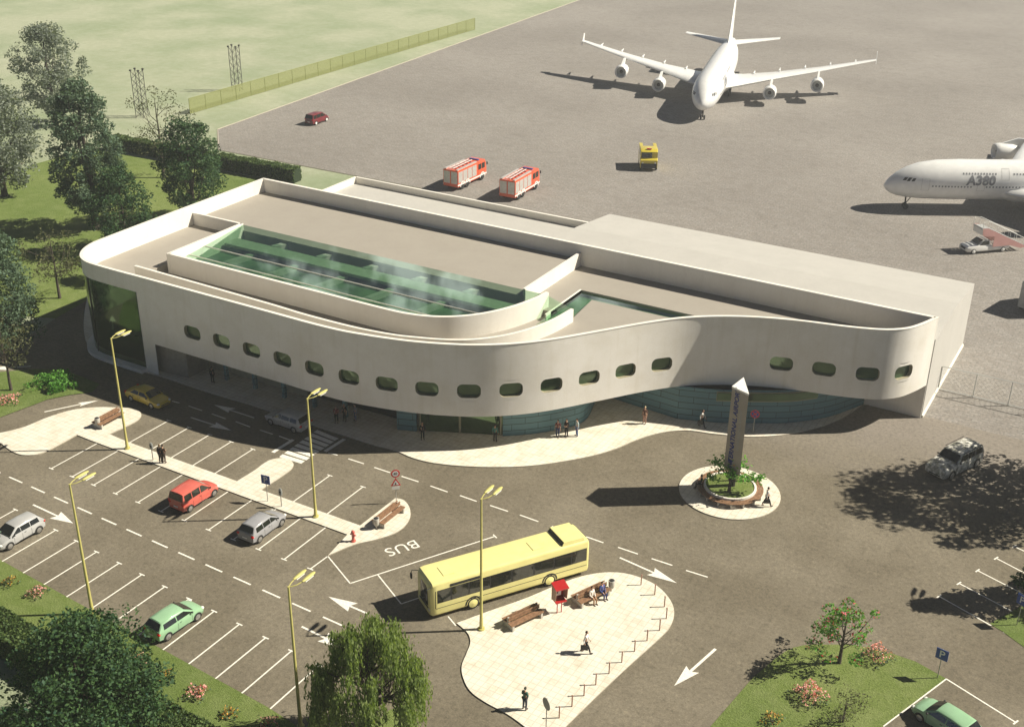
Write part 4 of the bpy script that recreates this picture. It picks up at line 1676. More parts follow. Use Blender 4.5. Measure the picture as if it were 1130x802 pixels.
# ---- hedges
def hedge(a, b, H, W, label, mat='leaf_hedge', n=14000, ls=0.2):
    a, b = np.array(a, float), np.array(b, float)
    L = np.linalg.norm(b - a)
    ang = math.atan2(b[1] - a[1], b[0] - a[0])
    rng = np.random.default_rng(int(L * 10))
    t = thing('hedge', (a[0], a[1], 0), ang, label, 'hedge')
    x = rng.uniform(0, L, n)
    f = rng.uniform(0, 1, n)
    y = rng.uniform(-W / 2, W / 2, n)
    z = rng.uniform(0.05, H, n)
    k = f < 0.45
    z[k] = H
    kk = (f >= 0.45) & (f < 0.72)
    y[kk] = -W / 2
    kk = (f >= 0.72) & (f < 0.95)
    y[kk] = W / 2
    bul = 0.1 * np.sin(x * 1.3) + 0.07 * np.sin(x * 3.1 + 1)
    z = np.where(k, z + bul, z)
    c = np.stack([x, y + rng.normal(0, 0.05, n), z + rng.normal(0, 0.06, n)], 1)
    quads_object('foliage', leaf_quads(c, ls, 0, rng, asp=0.8), mat, t)
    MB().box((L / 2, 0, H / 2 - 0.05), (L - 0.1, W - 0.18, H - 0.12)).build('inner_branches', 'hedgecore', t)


hedge((-146.5, 127.4), (-126.2, 128.2), 2.0, 1.6, 'long clipped hedge behind the sparse tree, left part', n=9000, ls=0.32)
hedge((-125.2, 128.2), (-110.6, 128.9), 2.0, 1.8, 'clipped hedge ending behind the rear wing of the terminal', n=8000, ls=0.3)
hedge(G(-60, 672), G(330, 898), 1.8, 2.0, 'long clipped hedge along the verge at the lower left', n=60000, ls=0.2)


# ---- flower shrubs
def shrub(px, r, label, mat, z=0.0, h=None, n=260, ls=0.14, green=0.25):
    rng = np.random.default_rng(int(px[0] * 3 + px[1]))
    t = thing('flower_shrub', on(*px, z), 0, label, 'shrub')
    h = h or r * 0.9
    p = rng.normal(size=(n, 3))
    p /= np.linalg.norm(p, axis=1)[:, None]
    p *= (rng.uniform(0.4, 1, n) ** 0.4)[:, None]
    lump = 1 + 0.3 * np.sin(4 * np.arctan2(p[:, 1], p[:, 0]) + px[0])
    c = np.stack([p[:, 0] * r * lump, p[:, 1] * r * lump, abs(p[:, 2]) * h + 0.08], 1)
    mi = (rng.uniform(size=n) < green).astype(int)
    mi = np.where(c[:, 2] < h * 0.35, 1, mi)
    quads_object('blossom', leaf_quads(c, ls, 0, rng, asp=0.9), [mat, 'leaf_mid'], t, mi)
    m = MB()
    for k in range(7):
        a = k * 0.9
        m.tube([(0, 0, 0), (math.cos(a) * r * 0.6, math.sin(a) * r * 0.6, h * 0.8)], [0.025, 0.01], 5)
    m.build('stems', 'bark', t)


shrub((8, 443), 1.25, 'coral pink flower bed on the small grass island at the left edge', 'pinkflower', 0.06, 0.45, 320)
shrub((12, 644), 0.6, 'small yellowish shrub on the lower left verge', 'yellowflower', 0, 0.5, 120)
shrub((42, 656), 0.75, 'pink shrub on the lower left verge near the small green tree', 'pinkflower', 0, 0.6, 200)
shrub((92, 692), 0.5, 'small rose shrub right under the lamp on the verge', 'roseflower', 0, 0.5, 120)
shrub((153, 731), 0.7, 'pink shrub at the right side of the big dark tree', 'pinkflower', 0, 0.6, 160)
shrub((184, 748), 0.55, 'small orange flowering shrub on the verge right of the big dark tree', 'yellowflower', 0, 0.5, 110)
shrub((217, 767), 0.75, 'pink shrub in the middle of the lower verge', 'pinkflower', 0, 0.6, 200)
shrub((254, 789), 0.6, 'yellow flowering shrub near the lower end of the verge', 'yellowflower', 0, 0.5, 120)
shrub((297, 801), 0.7, 'pink shrub at the bottom edge left of the lamp', 'pinkflower', 0, 0.5, 120)
shrub((893, 770), 1.1, 'large pale pink azalea on the right grass island', 'pinkflower', 0.02, 1.0, 520, 0.13, 0.12)
shrub((968, 727), 0.95, 'pink azalea beside the small bright green tree', 'pinkflower', 0.02, 1.15, 420, 0.13, 0.18)
shrub((853, 796), 0.7, 'yellow and orange flowers at the bottom of the right grass island', 'yellowflower', 0.02, 0.5, 120)
tree('sparse_shrub', on(930, 796, 0.02), 2.2, 3.6, 'thin brownish shrub in front of the flowering tree at the bottom edge', 22, 28, 0.13, mat='leaf_sparse', z0=0.1, csize=0.5, trunk_r=0.05, cat='shrub')

# ---- little tree in the planter
t = thing('ornamental_tree', (PC[0] + 0.25, PC[1] - 1.0, 0.62), 0, 'small ornamental tree with bright green tufts in the round planter', 'tree')
rng = np.random.default_rng(5)
m = MB()
m.tube([(0, 0, -0.05), (0.05, 0, 0.7), (0, 0.1, 1.2)], [0.16, 0.13, 0.1], 8)
cen = []
for (dx, dy, dz) in ((-1.5, 0.3, 2.0), (-0.5, 0.9, 2.3), (0.6, 0.5, 2.1), (1.6, 0.6, 1.1), (2.3, 0.9, 1.2), (-0.1, -0.3, 1.7), (-1.7, -0.6, 0.9), (0.9, -0.2, 1.5), (-1.0, 0.2, 1.7), (0.2, 0.6, 2.5)):
    m.tube([(0, 0.05, 1.1), (dx * 0.5, dy * 0.5, 1.1 + (dz - 1.1) * 0.7), (dx * 0.85, dy, dz + 0.35)], [0.06, 0.04, 0.02], 5)
    k = 90
    cen.append(np.array((dx * 0.85, dy, dz + 0.35)) + rng.normal(size=(k, 3)) * np.array([0.36, 0.32, 0.15]))
cen = np.concatenate(cen)
quads_object('crown', leaf_quads(cen, 0.25, 0.3, rng, asp=0.7), 'leaf_bright', t)
m.build('trunk', 'bark', t, smooth=60)
# ================================================================== VEHICLES
def lerp(a, b, t):
    return a + (b - a) * t


def make_wheel(parent, x, y, r=0.31, w=0.2, rim='chrome', side=1, tyre='rubber'):
    m = MB()
    m.wheel((x, y, r), r, w, 20)
    wv = m.build('wheel', tyre, parent, smooth=45)
    m = MB()
    yo = y + side * (w / 2 + 0.004)
    n = 18
    m.loft([[(x + rr * math.cos(2 * PI * k / n), yo + side * d, r + rr * math.sin(2 * PI * k / n)) for k in range(n)] for rr, d in ((r * 0.68, 0), (r * 0.62, 0.012), (r * 0.2, -0.0), (r * 0.12, 0.015))])
    o = m.build('rim', rim, wv, smooth=40)
    m = MB()
    for k in range(5):
        a = 2 * PI * k / 5 + 0.3
        m.box((x + r * 0.4 * math.cos(a), yo + side * 0.012, r + r * 0.4 * math.sin(a)), (0.02, 0.015, 0.02))
    return wv


def side_pt(sp, x, t, off=0.012):
    """point on the cabin flank: t=0 belt, 1 roof edge"""
    y = lerp(sp['bw'], sp['rw'], t) + off
    return y, lerp(sp['zb'], sp['zr'] - 0.07, t)


def car(sp, loc, rz, label, cat, group=None, name='parked_car'):
    t = thing(name, loc, rz, label, cat, group)
    W2 = sp['W'] / 2
    col = sp['mat']
    xr, xf = sp['xr'], sp['xf']
    rings = []
    for x, zt, wf, zb0 in sp['body']:
        w = W2 * wf
        zm = lerp(zb0, zt, 0.55)
        half = [(w * 0.86, zb0), (w * 0.98, zb0 + 0.1), (w, zm), (w * 0.985, lerp(zb0, zt, 0.82)), (w * 0.93, zt - 0.03), (w * 0.6, zt + 0.025), (0, zt + 0.04)]
        ring = [(x, y, z) for y, z in half] + [(x, -y, z) for y, z in half[-2::-1]]
        rings.append(ring)
    m = MB()
    m.loft(rings)
    body = m.build('body', col, t, smooth=38)
    # dark sill and arches
    r = sp.get('r', 0.31)
    wb2 = sp['wb'] / 2
    for s in (1, -1):
        n = 18
        for xc in (wb2, -wb2):
            m = MB()
            m.add([(xc, s * (W2 + 0.003), r * 0.9)] + [(xc + r * 1.17 * math.cos(a), s * (W2 + 0.003), max(0.14, r + r * 1.17 * math.sin(a))) for a in np.linspace(-0.3, PI + 0.3, n)], [(0, k, k + 1) for k in range(1, n)])
            m.build('wheel_arch', 'black', t)
    for xc in (wb2, -wb2):
        for s in (1, -1):
            make_wheel(t, xc, s * (W2 - 0.09), r, 0.2, sp.get('rim', 'chrome'), s)
    # cabin
    c = sp['cab']      # rear base x, rear roof x, front roof x, cowl x
    zb, zr = sp['zb'], sp['zr']
    bw, rw = sp['bw'], sp['rw']

    def ring(x, z, h):
        if h < 0.02:
            h = 0.02
        yb, yr = bw, lerp(bw, rw, min(1, h / (zr - zb)))
        top = zb + h
        e = min(0.07, h * 0.5)
        half = [(yb, zb - 0.06), (lerp(bw, yr, 0.5), lerp(zb, top - e, 0.5)), (yr, top - e), (yr * 0.9, top - e * 0.3), (yr * 0.5, top + e * 0.25), (0, top + e * 0.4)]
        return [(x, y, zz) for y, zz in half] + [(x, -y, zz) for y, zz in half[-2::-1]]
    m = MB()
    st = [(c[0], 0.02), (lerp(c[0], c[1], 0.5), (zr - zb) * 0.52), (c[1], zr - zb - 0.03), (lerp(c[1], c[2], 0.5), zr - zb + 0.02), (c[2], zr - zb - 0.02), (lerp(c[2], c[3], 0.5), (zr - zb) * 0.55), (c[3], 0.02)]
    m.loft([ring(x, zb, h) for x, h in st])
    cab = m.build('cabin', sp.get('roofmat', col), t, smooth=38)

    def slope_panel(xa, xb, nm, glass='carglass', m0=0.07, m1=0.9, inset=0.9):
        # xa at belt, xb at roof
        P = []
        sgn = 1 if xa > xb else -1
        for tt in (m0, m1):
            x = lerp(xa, xb, tt)
            z = lerp(zb, zr - 0.03, tt)
            yy = lerp(bw, rw, tt) * inset
            L = math.hypot(xb - xa, zr - zb)
            nx, nz = sgn * (zr - zb) / L * 0.035, abs(xb - xa) / L * 0.05
            P.append([(x + nx, yy, z + nz * 0.6), (x + nx * 1.5, yy * 0.5, z + nz * 1.3), (x + nx * 1.6, 0, z + nz * 1.5), (x + nx * 1.5, -yy * 0.5, z + nz * 1.3), (x + nx, -yy, z + nz * 0.6)])
        mm = MB()
        mm.add(P[0] + P[1], [(k, k + 1, k + 6, k + 5) for k in range(4)])
        return mm.build(nm, glass, t, smooth=True)
    slope_panel(c[3], c[2], 'windscreen', sp.get('screen', 'carglass'))
    slope_panel(c[0], c[1], 'rear_window', m0=sp.get('rw0', 0.15))
    for s in (1, -1):
        for (a, b) in sp['win']:
            P = []
            for tt in (0.1, 0.86):
                lo = lerp(c[0], c[1], tt) + 0.12
                hi = lerp(c[3], c[2], tt) - 0.14
                y, z = side_pt(sp, 0, tt, 0.016)
                for x in ((a, b) if tt < 0.5 else (b, a)):
                    x = max(lo, min(hi, x))
                    P.append((x, s * y, z))
            mm = MB()
            mm.add(P, [(0, 1, 2, 3)])
            mm.build('side_window', 'carglass', t)
        # lamps, mirror, handles
        x1, z1, wf1 = xf - 0.12, sp.get('hlz', 0.62), 0.72
        mm = MB()
        mm.ball((x1 - 0.02, s * W2 * wf1, z1), (0.16, 0.17, 0.09), 10, 6)
        mm.build('headlight', 'headlight', t, smooth=True)
        mm = MB()
        mm.ball((xr + 0.09, s * W2 * 0.8, sp.get('tlz', 0.8)), (0.11, 0.15, sp.get('tlh', 0.12)), 10, 6)
        mm.build('taillight', 'taillight', t, smooth=True)
        mm = MB()
        mm.ball((c[3] - 0.28, s * (W2 + 0.05), zb + 0.08), (0.08, 0.1, 0.07), 8, 6)
        mm.build('wing_mirror', 'black', t, smooth=True)
        mm = MB()
        for hx in sp.get('handles', (0.05,)):
            mm.box((hx, s * (W2 + 0.008), zb - 0.13), (0.16, 0.02, 0.03))
        mm.build('door_handle', 'black', t)
        mm = MB()
        mm.box(((c[1] + c[2]) / 2 * 0.6, s * (W2 + 0.002), 0.3), (sp['wb'] * 0.62, 0.02, 0.07))
        for hx in sp.get('gaps', (0.75, -0.35)):
            mm.box((hx, s * (W2 - 0.008), 0.6), (0.012, 0.02, 0.5))
        mm.build('side_trim', 'black', t)
    mm = MB()
    mm.box((xf + 0.0, 0, 0.42), (0.05, W2 * 1.0, 0.1))
    mm.build('grille', 'black', t)
    mm = MB()
    mm.box((xr - 0.012, 0, sp.get('plz', 0.6)), (0.03, 0.46, 0.1))
    mm.build('number_plate', 'signwhite', t)
    mm = MB()
    mm.box((xr + 0.01, 0, 0.3), (0.06, W2 * 1.5, 0.08))
    mm.build('bumper_strip', 'black', t)
    return t


def body_st(xr, xf, zb, kind='hatch', W=1):
    if kind == 'hatch':
        return [(xr, 0.55, 0.8, 0.3), (xr + 0.06, 0.86, 0.9, 0.24), (xr + 0.4, zb, 0.99, 0.2), (0, zb, 1, 0.19), (xf - 1.15, zb - 0.01, 1, 0.19), (xf - 0.55, zb - 0.1, 0.97, 0.2), (xf - 0.15, zb - 0.24, 0.88, 0.22), (xf, 0.5, 0.74, 0.28)]
    if kind == 'sedan':
        return [(xr, 0.6, 0.8, 0.3), (xr + 0.06, 0.86, 0.9, 0.26), (xr + 0.5, zb, 0.98, 0.2), (0, zb, 1, 0.19), (xf - 1.3, zb - 0.02, 1, 0.19), (xf - 0.5, zb - 0.13, 0.96, 0.2), (xf - 0.1, zb - 0.22, 0.88, 0.24), (xf, 0.5, 0.76, 0.3)]
    return [(xr, 0.6, 0.88, 0.3), (xr + 0.05, zb - 0.08, 0.95, 0.26), (xr + 0.3, zb, 1, 0.24), (0, zb, 1, 0.24), (xf - 1.2, zb - 0.01, 1, 0.24), (xf - 0.4, zb - 0.1, 0.97, 0.25), (xf - 0.06, zb - 0.2, 0.92, 0.28), (xf, 0.55, 0.85, 0.34)]


def hatch(mat, **k):
    d = dict(W=1.74, wb=2.6, xr=-2.02, xf=2.06, zb=0.95, zr=1.47, bw=0.82, rw=0.63, cab=(-1.93, -1.5, 0.35, 1.12), win=[(-1.5, -0.42), (-0.34, 0.95)], mat=mat, handles=(-0.15,), gaps=(0.85, -0.38))
    d['body'] = body_st(d['xr'], d['xf'], d['zb'])
    d.update(k)
    return d


def wheels_loc(rear_px, front_px, side, W, z=0.0):
    """place a car from the two ground contacts of the wheels on one flank (side=-1: its right flank)"""
    a, b = np.array(G(*rear_px, z)), np.array(G(*front_px, z))
    h = (b - a) / np.linalg.norm(b - a)
    left = np.array([-h[1], h[0]])
    c = (a + b) / 2 - left * side * (W / 2 - 0.05)
    return (float(c[0]), float(c[1]), z), math.atan2(h[1], h[0])


l, r_ = wheels_loc((183, 706.9), (219.9, 684.4), -1, 1.74)
car(hatch('green', rw0=0.1), l, rad(86), 'mint green three door hatchback in the lower left parking row', 'car')
l, r_ = wheels_loc((287.5, 598.5), (310.9, 580), -1, 1.74)
car(hatch('silver', win=[(-1.5, -0.75), (-0.68, 0.1), (0.16, 0.95)], gaps=(0.85, 0.12, -0.7)), l, rad(91), 'silver hatchback seen from behind next to the red car', 'car')
l, r_ = wheels_loc((41.1, 591.1), (11.2, 604.8), 1, 1.74)
car(hatch('silverwhite', win=[(-1.5, -0.75), (-0.68, 0.1), (0.16, 0.95)], gaps=(0.85, 0.12, -0.7)), l, rad(-92), 'silver white hatchback at the left edge partly behind a small green tree', 'car')
car(hatch('green'), (-5.35 - 5.91 - G(1005, 774)[0], 63.6 + 62.05 - G(1005, 774)[1], 0), rad(157.6), 'mint green hatchback cut by the bottom edge at the lower right corner', 'car')
# red high roofed estate
sp = hatch('red', W=1.76, wb=2.68, xr=-2.02, xf=2.05, zb=1.02, zr=1.8, bw=0.84, rw=0.7, cab=(-2.0, -1.82, 0.25, 1.2), win=[(-1.75, -1.0), (-0.92, -0.1), (0.0, 0.95)], gaps=(0.9, -0.05, -0.95), tlz=0.95, tlh=0.22, rw0=0.2)
sp['body'] = body_st(sp['xr'], sp['xf'], sp['zb'])
l, r_ = wheels_loc((210.4, 564.5), (236.5, 547.5), -1, 1.76)
car(sp, l, rad(89.5), 'red high roofed family car parked against the paved strip', 'car')
# dark red minivan on the apron
sp = hatch('darkred', W=1.9, wb=3.0, xr=-2.35, xf=2.4, zb=1.05, zr=1.85, bw=0.9, rw=0.74, cab=(-2.3, -2.05, 0.5, 1.7), win=[(-2.0, -1.2), (-1.1, -0.1), (0.0, 1.3)], gaps=(1.2, 0.0, -1.1), rim='signwhite', tlz=1.0, r=0.34)
sp['body'] = body_st(sp['xr'], sp['xf'], sp['zb'])
l, r_ = wheels_loc((348.3, 138.6), (361.2, 133.8), -1, 1.9)
car(sp, l, rad(92), 'dark red minivan with white hubs alone on the apron', 'minivan')
# yellow saloon in shade
sp = hatch('yellow', W=1.8, wb=2.75, xr=-2.3, xf=2.25, zb=0.9, zr=1.4, bw=0.84, rw=0.62, cab=(-1.8, -1.0, 0.35, 1.15), win=[(-1.5, -0.4), (-0.32, 1.0)], gaps=(0.9, -0.36, -1.1), handles=(-0.1, -0.9))
sp['body'] = body_st(sp['xr'], sp['xf'], sp['zb'], 'sedan')
l, r_ = wheels_loc((143.5, 442.6), (170, 452), -1, 1.8)
car(sp, l, rad(-3), 'yellow saloon car driving in the shadow of the terminal', 'car')
sp = hatch('grey', W=1.8, wb=2.75, xr=-2.2, xf=2.2, zb=0.95, zr=1.48, bw=0.85, rw=0.66, cab=(-2.1, -1.7, 0.4, 1.2), win=[(-1.7, -0.9), (-0.82, 0.1), (0.16, 1.0)], gaps=(0.9, 0.12, -0.85))
sp['body'] = body_st(sp['xr'], sp['xf'], sp['zb'])
l, r_ = wheels_loc((327.3, 478.7), (296.5, 468), 1, 1.8)
car(sp, l, rad(178), 'grey estate car in shadow just before the zebra crossing', 'car')
# camouflage off-roader
sp = hatch('camo', W=2.15, wb=3.5, xr=-2.75, xf=2.7, zb=1.25, zr=1.95, bw=1.0, rw=0.88, r=0.42, cab=(-2.7, -2.5, 0.45, 1.15), win=[(-2.4, -1.5), (-1.38, -0.45), (-0.33, 0.8)], gaps=(0.8, -0.4, -1.45), hlz=0.95, tlz=1.1, plz=0.8)
sp['body'] = body_st(sp['xr'], sp['xf'], sp['zb'], 'suv')
l, r_ = wheels_loc((1079.4, 514.3), (1046, 531), 1, 2.15)
cm = car(sp, l, rad(-113.5), 'boxy camouflage painted off-road car half in a tree shadow', 'off-road car')
MB().tube([(0.3, 0.9, 1.98), (-2.3, 0.9, 2.02)], 0.03, 6).build('roof_rail', 'black', cm)
MB().tube([(0.3, -0.9, 1.98), (-2.3, -0.9, 2.02)], 0.03, 6).build('roof_rail', 'black', cm)


def rr_section(w, z0, z1, r=0.18, x=0.0, n=4):
    """rounded rectangle section (y, z) at station x"""
    P = []
    for (sy, sz, a0) in ((1, 0, -90), (1, 1, 0), (-1, 1, 90), (-1, 0, 180)):
        for k in range(n + 1):
            a = rad(a0 + 90 * k / n)
            cy = sy * (w - r)
            cz = (z0 + r) if sz == 0 else (z1 - r)
            P.append((x, cy + r * math.cos(a), cz + r * math.sin(a)))
    return P


# ---- bus
def make_bus(loc, rz):
    t = thing('bus', loc, rz, 'long yellow single deck bus at the bus stop', 'bus')
    L0, L1, W2, H = -6.3, 6.25, 1.25, 3.05
    m = MB()
    m.loft([rr_section(W2 * 0.93, 0.36, H - 0.1, 0.3, L0), rr_section(W2, 0.3, H, 0.22, L0 + 0.12), rr_section(W2, 0.3, H, 0.2, L1 - 0.5), rr_section(W2 * 0.99, 0.3, H - 0.03, 0.24, L1 - 0.16), rr_section(W2 * 0.9, 0.36, H - 0.22, 0.3, L1)])
    body = m.build('body', 'busyellow', t, smooth=35)
    for s in (1, -1):
        xs = [(-6.05, -4.85), (-4.8, -3.4), (-3.35, -1.75), (-1.7, 0.0), (0.05, 1.7), (1.75, 3.35), (3.4, 4.7), (4.75, 5.75)]
        for a, b in xs:
            m = MB()
            m.box(((a + b) / 2, s * (W2 + 0.006), 1.9), (b - a - 0.06, 0.02, 1.0))
            m.build('side_window', 'carglass', t)
        m = MB()
        m.box((-0.15, s * (W2 + 0.001), 1.9), (11.86, 0.012, 1.08))
        m.build('window_band', 'black', t)
        m = MB()
        m.box((-0.1, s * (W2 + 0.005), 0.95), (12.0, 0.012, 0.03))
        m.build('trim_line', 'black', t)
        for x in (3.05, -3.05):
            make_wheel(t, x, s * (W2 - 0.13), 0.5, 0.28, 'busyellow', s)
            m = MB()
            m.loft([[(x + rr * math.cos(a), s * (W2 + d), 0.5 + rr * math.sin(a)) for a in np.linspace(0.0, PI, 18)] for rr, d in ((0.62, 0.003), (0.62, 0.012), (0.5, 0.012))], close=False, caps=False)
            m.build('wheel_arch', 'black', t)
        m = MB()
        m.box((3.6, s * (W2 + 0.015), 2.62), (2.4, 0.03, 0.2))
        m.build('destination_display', 'black', t)
        m = MB()
        m.tube([(L1 - 0.1, s * 1.1, 2.75), (L1 + 0.35, s * 1.3, 2.8), (L1 + 0.4, s * 1.35, 2.5)], 0.03, 6)
        m.box((L1 + 0.4, s * 1.36, 2.3), (0.1, 0.2, 0.42))
        m.build('wing_mirror', 'black', t)
        m = MB()
        m.ball((L1 - 0.04, s * 0.85, 0.72), (0.08, 0.2, 0.12), 10, 6)
        m.build('headlight', 'headlight', t, smooth=True)
        m = MB()
        m.box((L0 - 0.01, s * 0.95, 1.0), (0.04, 0.16, 0.4))
        m.build('taillight', 'taillight', t)
    # front glass: tall windscreen with a yellow bumper below
    m = MB()
    P = []
    for z, x in ((0.98, L1 + 0.04), (2.3, L1 + 0.03), (2.8, L1 - 0.04)):
        P.append([(x - 0.4, 1.262 - (0.05 if z > 2.7 else 0), z), (x - 0.1, 1.16, z), (x, 0.4, z), (x, -0.4, z), (x - 0.1, -1.16, z), (x - 0.4, -1.262 + (0.05 if z > 2.7 else 0), z)])
    m.loft(P, close=False, caps=False)
    m.build('windscreen', 'carglass', t, smooth=True)
    m = MB()
    m.box((L1 + 0.02, 0, 0.85), (0.05, 1.5, 0.1))
    m.build('grille', 'black', t)
    m = MB()
    m.box((L0 - 0.012, 0, 2.0), (0.03, 2.0, 0.9))
    m.build('rear_window', 'carglass', t)
    m = MB()
    m.loft([[(-5.95, y, 3.0), (-5.85, y * 0.97, 3.3), (-4.25, y * 0.97, 3.34), (-4.05, y, 3.0)] for y in (1.12, 0.6, -0.6, -1.12)])
    ac = m.build('roof_unit', 'busyellow', t)
    m = MB()
    m.add([(-4.18, 1.06, 3.06), (-4.18, -1.06, 3.06), (-4.32, -1.03, 3.31), (-4.32, 1.03, 3.31)], [(0, 1, 2, 3)])
    for v in range(len(m.v)):
        x, y, z = m.v[v]
        m.v[v] = (x + 0.1, y, z)
    m.build('grille', 'black', ac)
    for x in (-2.4, 4.6):
        m = MB()
        m.box((x, 0.1, 3.05), (0.85, 1.1, 0.07))
        m.build('roof_hatch', 'busyellow', t)
    m = MB()
    m.box((0, 0, 2.998), (7.6, 0.02, 0.02))
    m.box((-3.3, 0, 3.0), (0.02, 2.1, 0.02))
    m.box((0.3, 0, 3.0), (0.02, 2.1, 0.02))
    m.build('roof_seam', 'mullion', t)
    return t


l, r_ = wheels_loc((606, 646.1), (522, 671.2), 1, 2.5)
make_bus(l, r_)


# ---- fire engines
def make_fire(loc, rz, label):
    t = thing('fire_engine', loc, rz, label, 'fire engine', 'red fire engines on the apron')
    W2 = 1.25
    m = MB()
    m.loft([rr_section(W2, 0.55, 3.0, 0.08, -3.9, 2), rr_section(W2, 0.55, 3.0, 0.08, 1.6, 2)])
    m.build('body', 'firered', t, smooth=30)
    m = MB()
    m.loft([rr_section(W2 * 0.98, 0.5, 2.95, 0.15, 1.7), rr_section(W2 * 0.98, 0.5, 2.95, 0.15, 3.6), rr_section(W2 * 0.95, 0.5, 2.0, 0.15, 4.0), rr_section(W2 * 0.93, 0.5, 1.4, 0.15, 4.05)])
    cab = m.build('cab', 'firered', t, smooth=30)
    for s in (1, -1):
        for k in range(4):
            m = MB()
            m.box((-3.2 + 1.25 * k, s * (W2 + 0.01), 1.95), (1.12, 0.03, 1.6))
            m.build('shutter', 'shutter', t)
        for a in (2.1, 3.05):
            m = MB()
            m.box((a, s * (W2 + 0.0), 2.2), (0.75, 0.03, 0.8))
            m.build('cab_window', 'carglass', t)
        m = MB()
        m.box((0.0, s * (W2 + 0.012), 0.85), (7.9, 0.02, 0.2))
        m.build('white_stripe', 'signwhite', t)
        for x in (-2.6, -1.35, 2.8):
            make_wheel(t, x, s * (W2 - 0.15), 0.52, 0.3, 'black', s)
            m = MB()
            m.loft([[(x + rr * math.cos(a), s * (W2 + d), 0.52 + rr * math.sin(a)) for a in np.linspace(0.0, PI, 14)] for rr, d in ((0.72, 0.004), (0.72, 0.03), (0.56, 0.03))], close=False, caps=False)
            m.build('mudguard', 'signwhite', t)
        m = MB()
        m.box((-1.2, s * 0.98, 3.06), (5.2, 0.32, 0.14))
        m.build('roof_locker', 'shutter', t)
        m = MB()
        m.box((4.0, s * 1.32, 2.3), (0.1, 0.16, 0.4))
        m.build('wing_mirror', 'black', t)
    for x in (-0.62, 0.62):
        m = MB()
        m.box((-3.915, x, 1.9), (0.03, 1.05, 1.75))
        m.build('rear_shutter', 'shutter', t)
    m = MB()
    for y in (-0.3, 0.3):
        m.tube([(-3.7, y, 3.2), (1.4, y, 3.24)], 0.045, 6)
    for k in range(15):
        x = -3.6 + 0.35 * k
        m.tube([(x, -0.3, 3.21), (x, 0.3, 3.21)], 0.028, 5)
    m.build('ladder', 'signwhite', t)
    m = MB()
    for k in range(5):
        x = -3.3 + k * 1.0
        m.tube([(x, -0.62, 3.1), (x + 0.7, 0.62, 3.12)], 0.07, 6)
    m.build('red_hose', 'kioskred', t)
    m = MB()
    m.box((2.5, 0, 3.03), (0.3, 1.5, 0.16))
    m.build('beacon_bar', 'signblue', t)
    m = MB()
    m.box((3.87, 0, 2.35), (0.1, 2.1, 0.75))
    m.build('windscreen', 'carglass', t)
    return t


def axle_loc(px0, px1, W):
    a, b = np.array(G(*px0)), np.array(G(*px1))
    h = (b - a) / np.linalg.norm(b - a)
    left = np.array([-h[1], h[0]])
    c = a + left * (W / 2) + h * 1.98
    return (float(c[0]), float(c[1]), 0), math.atan2(h[1], h[0])


l, r_ = axle_loc((513, 207.7), (527.6, 201), 2.5)
make_fire(l, rad(90), 'red and white fire engine on the apron, the left one of the two')
l, r_ = axle_loc((576, 219), (587.7, 211), 2.5)
make_fire(l, rad(93), 'red and white fire engine on the apron, the right one of the two')

# ---- yellow airfield tractor
c = G(711, 188)
t = thing('airfield_loader', (c[0] - 0.3, c[1] + 1.8, 0), rad(-62), 'squat yellow airfield service vehicle with a dark front on the apron', 'service vehicle')
m = MB()
m.loft([rr_section(1.35, 0.5, 2.0, 0.1, -2.3, 2), rr_section(1.35, 0.5, 2.0, 0.1, 1.9, 2), rr_section(1.3, 0.5, 1.7, 0.1, 2.3, 2)])
m.build('body', 'loader', t)
m = MB()
m.loft([rr_section(1.33, 1.9, 3.2, 0.12, -0.4, 3), rr_section(1.33, 1.9, 3.25, 0.12, 1.4, 3), rr_section(1.3, 1.9, 2.9, 0.12, 1.9, 3)])
m.build('cab', 'loader', t, smooth=30)
for s in (1, -1):
    MB().box((-1.3, s * 1.05, 2.55), (1.9, 0.5, 1.25)).build('side_box', 'loader', t)
    MB().box((0.6, s * 1.34, 2.55), (1.3, 0.03, 0.7)).build('side_window', 'carglass', t)
    for x in (-1.4, 1.4):
        make_wheel(t, x, s * 1.2, 0.5, 0.3, 'black', s)
    m = MB()
    m.ball((2.3, s * 0.95, 1.3), (0.06, 0.14, 0.1), 8, 6)
    m.build('headlight', 'headlight', t)
MB().box((1.93, -0.35, 2.4), (0.12, 1.6, 0.75)).build('windscreen', 'carglass', t)
MB().box((2.34, 0, 0.85), (0.16, 2.4, 0.7)).build('front_grille', 'black', t)
MB().box((1.5, 0, 3.3), (0.2, 0.7, 0.14)).build('beacon_bar', 'signred', t)

# ---- passenger stairs on a pickup
c0, c1 = np.array(G(1072, 280.5)), np.array(G(1106.5, 277.5))
h = (c0 - c1) / np.linalg.norm(c0 - c1)
ang = math.atan2(h[1], h[0])
left = np.array([-h[1], h[0]])
cc = (c0 + c1) / 2 - left * 0.8
t = thing('stairs_truck', (cc[0], cc[1], 0), ang, 'white pickup truck carrying faded pink passenger stairs near the right airliner', 'stairs truck')
W2 = 0.95
m = MB()
rings = []
for x, zt, wf, zb0 in ((-3.0, 0.85, 0.95, 0.4), (-2.9, 0.95, 1, 0.35), (0.2, 0.98, 1, 0.3), (1.3, 1.08, 1, 0.3), (2.6, 1.0, 0.98, 0.32), (3.0, 0.9, 0.92, 0.36), (3.08, 0.7, 0.85, 0.42)):
    w = W2 * wf
    half = [(w * 0.9, zb0), (w, zb0 + 0.12), (w, zt - 0.15), (w * 0.92, zt), (0, zt + 0.05)]
    rings.append([(x, y, z) for y, z in half] + [(x, -y, z) for y, z in half[-2::-1]])
m.loft(rings)
m.build('body', 'white', t, smooth=38)
m = MB()
